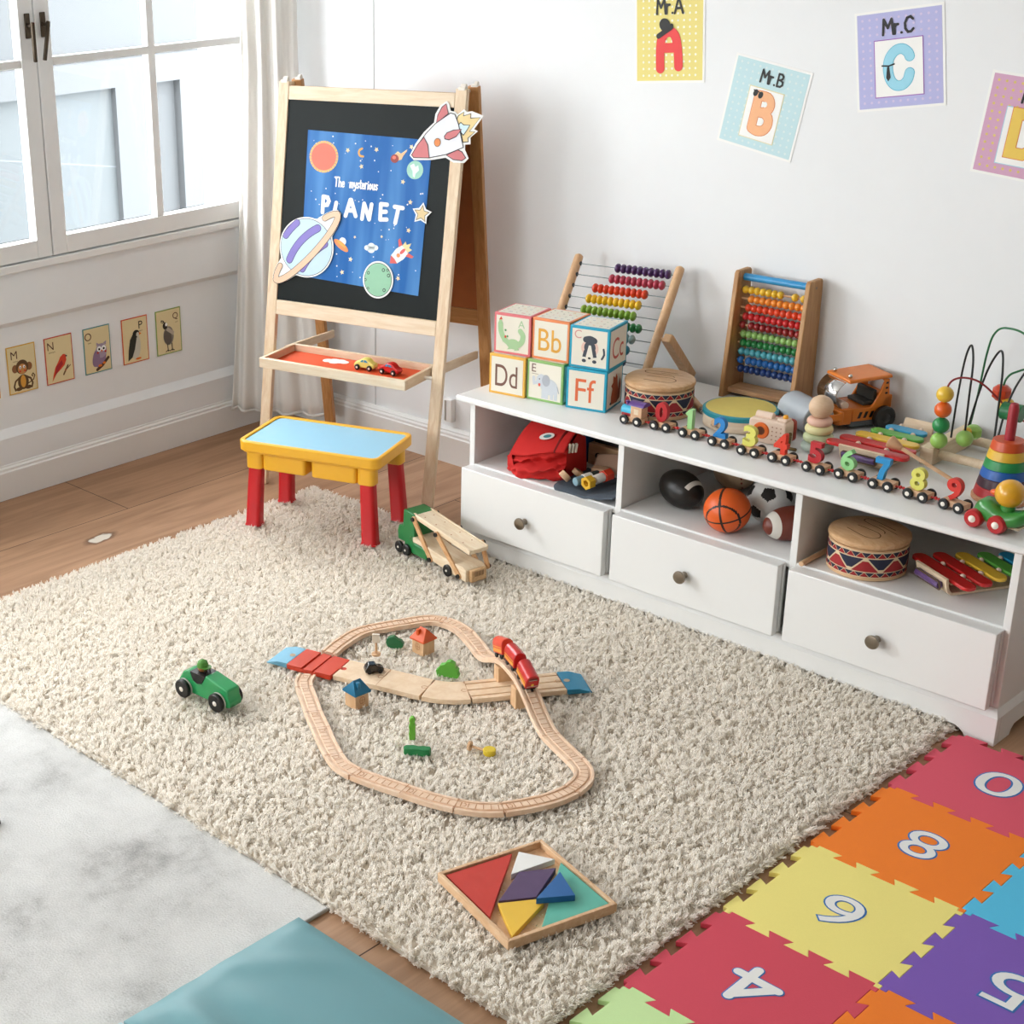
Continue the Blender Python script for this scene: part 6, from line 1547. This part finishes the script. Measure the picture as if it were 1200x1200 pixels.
back = [(1.784, -.971), (1.750, -.951), (1.714, -.932), (1.690, -.920), (1.664, -.911), (1.634, -.906), (1.606, -.907), (1.578, -.920), (1.560, -.944), (1.545, -.976), (1.530, -1.008), (1.516, -1.040), (1.506, -1.064), (1.499, -1.092), (1.499, -1.120), (1.504, -1.150), (1.513, -1.190), (1.527, -1.232)]
for (i, j), lab in zip(((0, 3), (3, 6), (6, 9), (9, 12), (12, 15), (15, 17)), ('rail piece at the far foot of the bridge', 'curved rail piece right of the orange roofed house', 'curved rail piece at the rear bend of the loop', 'straight rail piece behind the toy sign', 'curved rail piece nearing the red crossing from behind', 'rail piece joining the red crossing from behind')):
    track('track_piece', [(x, y, ZK) for x, y in back[i:j+1]], lab)
# red level crossing and blue end ramps
CR = mat('crossing red', '#CF3F22', .45, vary=.05)
root = thing('level_crossing', 'red level crossing plate where rails meet the toy road', 'toy track', (1.5475, -1.2875, ZK), R(15.5))
b = MB()
for x0, x1, z0, z1 in ((-.060, .060, 0, .0085), (-.060, -.0195, .0085, .0125), (-.0135, .0105, .0085, .0115), (.0165, .060, .0085, .0125)): b.box((x0, -.046, z0), (x1, .046, z1), CR)
b.build('plate', root, bevel=.0008)
b = MB(); b.box((.0595, -.006, 0), (.067, .006, .0124), CR); b.cyl((.070, 0, 0), (.070, 0, .0124), .007, CR, n=18); b.build('joint_tongue', root)
def road_ramp(label, x, y, rz, c):
    root = thing('road_ramp', label, 'toy track', (x, y, ZK), rz, 'blue road ramps')
    b = MB(); P = [(0, 0, 0), (.058, 0, 0), (.058, 0, .002), (.028, 0, .012), (0, 0, .0125)]
    b.push(T(0, .0445, 0) @ STAND); b.prism([(p[0], p[2]) for p in P], 0, .089, c); b.build('wedge', root, bevel=.0012)
    b = MB(); b.cyl((.011, 0, .0124), (.011, 0, .0129), .0072, mat('joint recess', '#BFA88C', .7), n=18); b.build('joint_hole', root, label='pale round joint hole')
road_ramp('light blue road ramp at the far left end of the toy road', 1.489, -1.303, R(195.5), mat('ramp light blue', '#6FAFCB', .45))
road_ramp('deep blue road ramp at the right end of the toy road', 2.013, -.9585, R(54), mat('ramp deep blue', '#2183A8', .45))
RDW = wood('road beech', '#E0C09C', '#EBD2B4', stretch=(8, 8, 8))
road_c = [(1.607, -1.268), (1.655, -1.253), (1.711, -1.233), (1.766, -1.216), (1.818, -1.200), (1.845, -1.187), (1.870, -1.168), (1.890, -1.144), (1.950, -1.052), (2.012, -.960)]
def road(i, j, label, grooves):
    P = smooth_path([(x, y, ZK) for x, y in road_c[i:j+1]], 6); O = P[len(P)//2].copy(); fr = []
    for q, p in enumerate(P):
        t = (P[min(q+1, len(P)-1)]-P[max(q-1, 0)]).normalized(); x = t.cross(Vector((0, 0, 1))); F = Matrix((x, t, Vector((0, 0, 1)))).transposed().to_4x4(); F.translation = p-O; fr.append(F)
    h = .0435; H = .012
    pr = [(-h, 0), (h, 0), (h, H)]
    if grooves:
        for c in (.029, .0, -.029): pr += [(c+.0025, H), (c+.0025, H-.003), (c-.0025, H-.003), (c-.0025, H)]
    pr += [(-h, H)]
    b = MB(); b.sweep(fr, pr, RDW); o = solo(b, 'road_piece', label, 'toy track', tuple(O), group='toy road pieces', smooth=30, bevel=.0006)
    m = MB(); m.push(fr[-1]); m.add([(-h, -.001, H+.0003), (h, -.001, H+.0003), (h, 0, H+.0003), (-h, 0, H+.0003)], [(0, 1, 2, 3)], BURN); m.stroke([(-.004, -.001), (-.007, -.010), (0, -.015), (.007, -.010), (.004, -.001)], .0014, H+.0004, BURN); m.build('joint_line', o, smooth=None)
road(0, 2, 'first plain road piece beside the red crossing', False); road(2, 4, 'middle plain road piece in front of the green bush', False); road(4, 7, 'curved plain road piece left of the bridge', False); road(7, 9, 'grooved road piece passing under the bridge', True)
# ---- red train on the bridge
def bridge_pos(t):
    a, c = Vector((2.147, -1.167, 0)), Vector((1.784, -.971, 0)); p = a+(c-a)*t; s = 2*t if t < .5 else 2-2*t
    h = .5-.5*cos(pi*min(1, s*1.12)); p.z = ZK+.058*h+TH; return p
TR, TRY = mat('train red', '#C21F1C', .35, coat=.3), mat('train side yellow', '#E09A3A', .45)
def train_car(t, label, c, front=False):
    p, p0, p1 = bridge_pos(t), bridge_pos(t-.06), bridge_pos(t+.06)
    d = (p0-p1).normalized(); y = Vector((0, 0, 1)).cross(d)
    root = thing('toy_train_car', label, 'toy train', M=axes(p+Vector((0, 0, .0008)), d, y), group='red train cars on the bridge')
    L, w = .0285, .0155
    b = MB(); sec = [(-w, .012), (w, .012), (w, .034), (w*.85, .042), (w*.5, .0465), (0, .048), (-w*.5, .0465), (-w*.85, .042), (-w, .034)]
    b.add([(x, yy_, z) for x in (-L, L) for yy_, z in sec], [tuple(range(8, -1, -1)), tuple(range(9, 18))] + [(k, (k+1) % 9, 9+(k+1) % 9, 9+k) for k in range(9)], c); b.build('body', root, bevel=.0015)
    b = MB()
    for s in (-1, 1): b.box((-L+.003, s*(w+.0004)-.0003, .016), (L-.003, s*(w+.0004)+.0003, .0235), TRY); b.box((-L+.003, s*(w+.0004)-.0003, .0265), (L-.003, s*(w+.0004)+.0003, .0285), TRY)
    b.build('side_stripe', root, label='yellow side stripes')
    if front:
        b = MB(); b.push(axes((L+.0006, 0, .03), (0, 1, 0), (0, 0, 1))); b.poly([(-.011, .004), (.011, .004), (.008, .0115), (-.008, .0115)], 0, mat('train screen', '#6E1512', .4)); b.stroke([(-.009, .006), (.009, .006)], .0018, .0004, mat('train grey', '#B9A9A0', .5)); b.ell(0, -.008, .0035, .0035, .0004, YELLOW, n=12); b.stroke([(-.012, -.012), (.012, -.012)], .002, .0004, mat('train grey', '#B9A9A0', .5)); b.build('front_face', root, smooth=None)
    b = MB(); b.box((-L+.002, -.010, .006), (L-.002, .010, .0125), BLACK); b.build('underframe', root, bevel=.001)
    for x in (-.016, .016):
        for s in (-1, 1): wheel(root, (x, s*.0125, .0065), (0, s, 0), .0065, .005, BLACK, BLACK)
    b = MB(); b.cyl((L, 0, .009), (L+.006, 0, .009), .003, BLACK, n=10); b.build('coupling', root)
train_car(.345, 'front red train engine on the bridge', TR, True); train_car(.505, 'middle red wagon of the train on the bridge', TR); train_car(.660, 'last orange red wagon of the train on the bridge', mat('train orange red', '#D8432A', .35, coat=.3))
# ---- little houses, trees and cars
def house(label, x, y, rz, roof):
    root = thing('toy_house', label, 'toy house', (x, y, ZR), rz, 'little toy houses')
    b = MB(); b.box((-.019, -.019, 0), (.019, .019, .036), BEECHZ); h = b.build('walls', root, bevel=.001)
    b = MB(); b.push(T(0, -.0192, .021) @ STAND); b.stroke([(.0075*cos(2*pi*k/16), .0085*sin(2*pi*k/16)) for k in range(16)], .0014, .0003, BURN, closed=True); b.stroke([(-.0075, 0), (.0075, 0)], .0012, .0003, BURN); b.stroke([(0, -.0085), (0, .0085)], .0012, .0003, BURN); b.build('window_mark', h, smooth=None)
    b = MB(); r = .0235; b.add([(-r, -r, .036), (r, -r, .036), (r, r, .036), (-r, r, .036), (-r, -r, .040), (r, -r, .040), (r, r, .040), (-r, r, .040), (-.010, 0, .066), (.010, 0, .066)], [(3, 2, 1, 0), (0, 1, 5, 4), (1, 2, 6, 5), (2, 3, 7, 6), (3, 0, 4, 7), (4, 5, 9, 8), (5, 6, 9), (6, 7, 8, 9), (7, 4, 8)], roof); rf = b.build('roof', root, bevel=.001)
    b = MB(); b.box((-.009, -.016, .046), (-.001, -.007, .064), roof); b.build('dormer', rf, bevel=.001)
house('little house with an orange roof inside the railway loop', 1.668, -1.052, R(-2), mat('roof orange', '#D9571F', .45)); house('little house with a blue roof between rails and road', 1.742, -1.352, R(84), mat('roof blue', '#1C6F94', .45))
def tree(label, M, pts, h, m, stem=None):
    b = MB(); b.push(M); b.prism(pts, -h/2, h/2, m); solo(b, 'toy_tree', label, 'toy tree', M=Matrix(), group='little toy trees', bevel=.0012)
def toy_tree(label, loc, rz, pts, th, m, flat=False):
    b = MB(); b.push(STAND if not flat else T(0, 0, th/2)); b.prism(pts, -th/2, th/2, m)
    solo(b, 'toy_tree', label, 'toy tree', loc, rz, 'little toy trees', bevel=.0012)
bush = [(-.020, 0), (.020, 0), (.024, .006), (.021, .012), (.022, .018), (.016, .022), (.014, .030), (.006, .034), (-.002, .032), (-.006, .026), (-.014, .024), (-.018, .016), (-.023, .012)]
toy_tree('dark green toy bush behind the signpost', (1.604, -1.083, ZR), R(30), [(-.018, .004), (-.012, 0), (.012, 0), (.020, .006), (.022, .014), (.016, .022), (.008, .024), (-.002, .032), (-.012, .030), (-.020, .024), (-.022, .014)], .014, DGREEN)
toy_tree('light green toy bush behind the toy road', (1.794, -1.104, ZR), R(28), [(x*1.2, y*1.25) for x, y in bush], .014, mat('bush green', '#5DAE3C', .45))
toy_tree('upright light green toy tree inside the front loop', (1.934, -1.374, ZR), R(40), [(-.006, 0), (.006, 0), (.0075, .014), (.006, .022), (.0075, .032), (.005, .040), (.0065, .048), (.003, .055), (-.003, .055), (-.0065, .048), (-.005, .040), (-.0075, .032), (-.006, .022), (-.0075, .014)], .012, mat('tree green', '#6EB53A', .45))
toy_tree('dark green toy tree fallen flat inside the front loop', (1.985, -1.412, ZR), R(38), [(-.028, -.007), (-.012, -.010), (.004, -.008), (.012, -.011), (.026, -.008), (.029, .0), (.026, .008), (.010, .009), (.002, .007), (-.010, .010), (-.026, .008), (-.030, .0)], .016, mat('fallen tree green', '#157A40', .45), True)
root = thing('toy_sign', 'small wooden toy signpost beside the toy road', 'toy sign', (1.620, -1.165, ZK+.012), R(40))
b = MB(); b.cyl((0, 0, 0), (0, 0, .006), .011, BEECH, n=20); b.build('foot', root, bevel=.001)
b = MB(); b.cyl((0, 0, .005), (0, 0, .038), .003, BEECH, n=12); b.build('post', root)
b = MB(); b.box((-.009, -.0035, .034), (.009, .0035, .056), mat('sign face', '#E6DCCB', .5)); b.build('board', root, bevel=.001)
root = thing('toy_sign', 'yellow round toy sign lying fallen on the rug', 'toy sign', (2.070, -1.312, ZR), R(18))
b = MB(); b.cyl((-.024, 0, .008), (-.018, 0, .008), .011, BEECH, n=20); b.build('foot', root, bevel=.001)
b = MB(); b.cyl((-.018, 0, .008), (.014, 0, .0065), .003, BEECH, n=12); b.build('post', root)
b = MB(); b.push(T(.024, 0, .006)); b.lathe([(.0125, -.006), (.0135, -.004), (.0135, .0055), (.0125, .007), (0, .007)], mat('sign yellow', '#D9BC2A', .45), n=28); b.build('board', root, label='yellow round board')
root = thing('toy_car', 'small black toy car on the plain road piece', 'toy car', (1.676, -1.230, ZK+.0125), R(58))
b = MB(); b.push(STAND); b.prism([(-.022, .003), (.022, .003), (.023, .010), (.018, .014), (.008, .016), (.003, .0235), (-.014, .0235), (-.020, .016), (-.023, .010)], -.0105, .0105, mat('glossy black', '#111112', .18, coat=.6)); b.build('body', root, bevel=.002)
for x in (-.013, .013):
    for s in (-1, 1): wheel(root, (x, s*.0105, .0055), (0, s, 0), .0055, .004, BLACK, BLACK)

# ---- tangram puzzle
TA = R(-16)
TM = T(2.468, -1.6425, ZR) @ RZ(TA)
root = thing('tangram_tray', 'square beech puzzle tray lying on the shag rug', 'puzzle tray', M=TM)
b = MB(); b.box((-.108, -.108, 0), (.108, .108, .006), wood('tray floor beech', '#CFA176', '#DDB68F', stretch=(3, 12, 12))); b.build('floor', root)
for k in range(4):
    b = MB(); b.push(RZ(k*pi/2)); b.prism([(-.116, -.116), (.116, -.116), (.1085, -.1085), (-.1085, -.1085)], 0, .0195, BEECH); b.build('rim', root, bevel=.001)
def piece(label, pts, z, th, m, tilt=None):
    c = (sum(p[0] for p in pts)/len(pts), sum(p[1] for p in pts)/len(pts))
    b = MB(); b.prism([((p[0]-c[0])*.99, (p[1]-c[1])*.99) for p in pts], 0, th, m)
    solo(b, 'tangram_piece', label, 'puzzle piece', M=TM @ T(c[0], c[1], z) @ (tilt or Matrix()), group='tangram pieces', bevel=.0008, smooth=None)
pm = lambda n, h: mat('tangram '+n, h, .5, vary=.03)
piece('large red triangle of the tangram', [(-.106, -.104), (.040, -.104), (-.106, .043)], .0065, .010, pm('red', '#C53527'))
piece('large teal triangle of the tangram', [(.106, -.040), (.106, .106), (-.040, .106)], .0065, .010, pm('teal', '#5FB3A0'))
piece('white triangle of the tangram', [(-.048, .0), (-.103, .055), (-.050, .101)], .0065, .012, pm('white', '#EDECE8'))
piece('purple parallelogram of the tangram', [(.010, -.066), (.032, .001), (-.026, .086), (-.048, .018)], .0066, .0125, pm('purple', '#564064'))
piece('yellow piece of the tangram', [(.011, -.068), (.104, -.100), (.049, .006), (.034, .002)], .0066, .010, pm('yellow', '#E9BC3E'))
piece('blue triangle of the tangram resting on the teal triangle', [(.047, -.011), (.072, .057), (-.001, .076)], .0170, .0125, pm('blue', '#20609E'))
# ================================================================== daylight
w = bpy.data.worlds.new('sky'); bpy.context.scene.world = w; w.use_nodes = True
bg = w.node_tree.nodes['Background']; bg.inputs['Color'].default_value = (.94, .975, 1.0, 1); bg.inputs['Strength'].default_value = 7.0
for i, (y0, y1) in enumerate(WIN):
    ld = bpy.data.lights.new('window_portal', 'AREA'); ld.shape = 'RECTANGLE'; ld.size = WZ1-WZ0; ld.size_y = y1-y0
    ld.cycles.is_portal = True
    o = bpy.data.objects.new('window_portal', ld); COL.objects.link(o)
    o.location = (-.31, (y0+y1)/2, (WZ0+WZ1)/2); o.rotation_euler = (0, R(-90), 0)
ld = bpy.data.lights.new('window_portal', 'AREA'); ld.shape = 'RECTANGLE'; ld.size = FW[1]-FW[0]; ld.size_y = FW[3]-FW[2]; ld.cycles.is_portal = True
o = bpy.data.objects.new('window_portal', ld); COL.objects.link(o); o.location = ((FW[0]+FW[1])/2, YF-.11, (FW[2]+FW[3])/2); o.rotation_euler = (R(90), 0, 0)  # portal for the added opening in the unseen rear wall
# ================================================================== camera
cd = bpy.data.cameras.new('camera'); cam = bpy.data.objects.new('camera', cd); COL.objects.link(cam)
cd.sensor_fit = 'HORIZONTAL'; cd.sensor_width = 36; cd.lens = 1822.35/1200*36
cd.shift_x = (600-300)/1200; cd.shift_y = 0; cd.clip_start = .05
yaw, pitch, roll = -8.60381695e-01, 3.79326897e-01, -3.66136928e-02
fwd = Vector((sin(yaw)*cos(pitch), cos(yaw)*cos(pitch), -sin(pitch))); rt = Vector((cos(yaw), -sin(yaw), 0)); up = rt.cross(fwd)
r_ = rt*cos(roll) + up*sin(roll); u_ = -rt*sin(roll) + up*cos(roll)
M = Matrix((r_, u_, -fwd)).transposed().to_4x4(); M.translation = (3.9619, -3.54223, 1.745)
cam.matrix_world = M
sc = bpy.context.scene; sc.camera = cam
sc.view_settings.view_transform = 'Standard'; sc.view_settings.look = 'None'; sc.view_settings.gamma = 1; sc.view_settings.exposure = 1.13
sc.view_settings.use_curve_mapping = False
cy = sc.cycles; cy.use_denoising = True; cy.max_bounces = 10; cy.diffuse_bounces = 4; cy.glossy_bounces = 3; cy.transparent_max_bounces = 8; cy.caustics_reflective = False; cy.caustics_refractive = False; cy.sample_clamp_indirect = 6
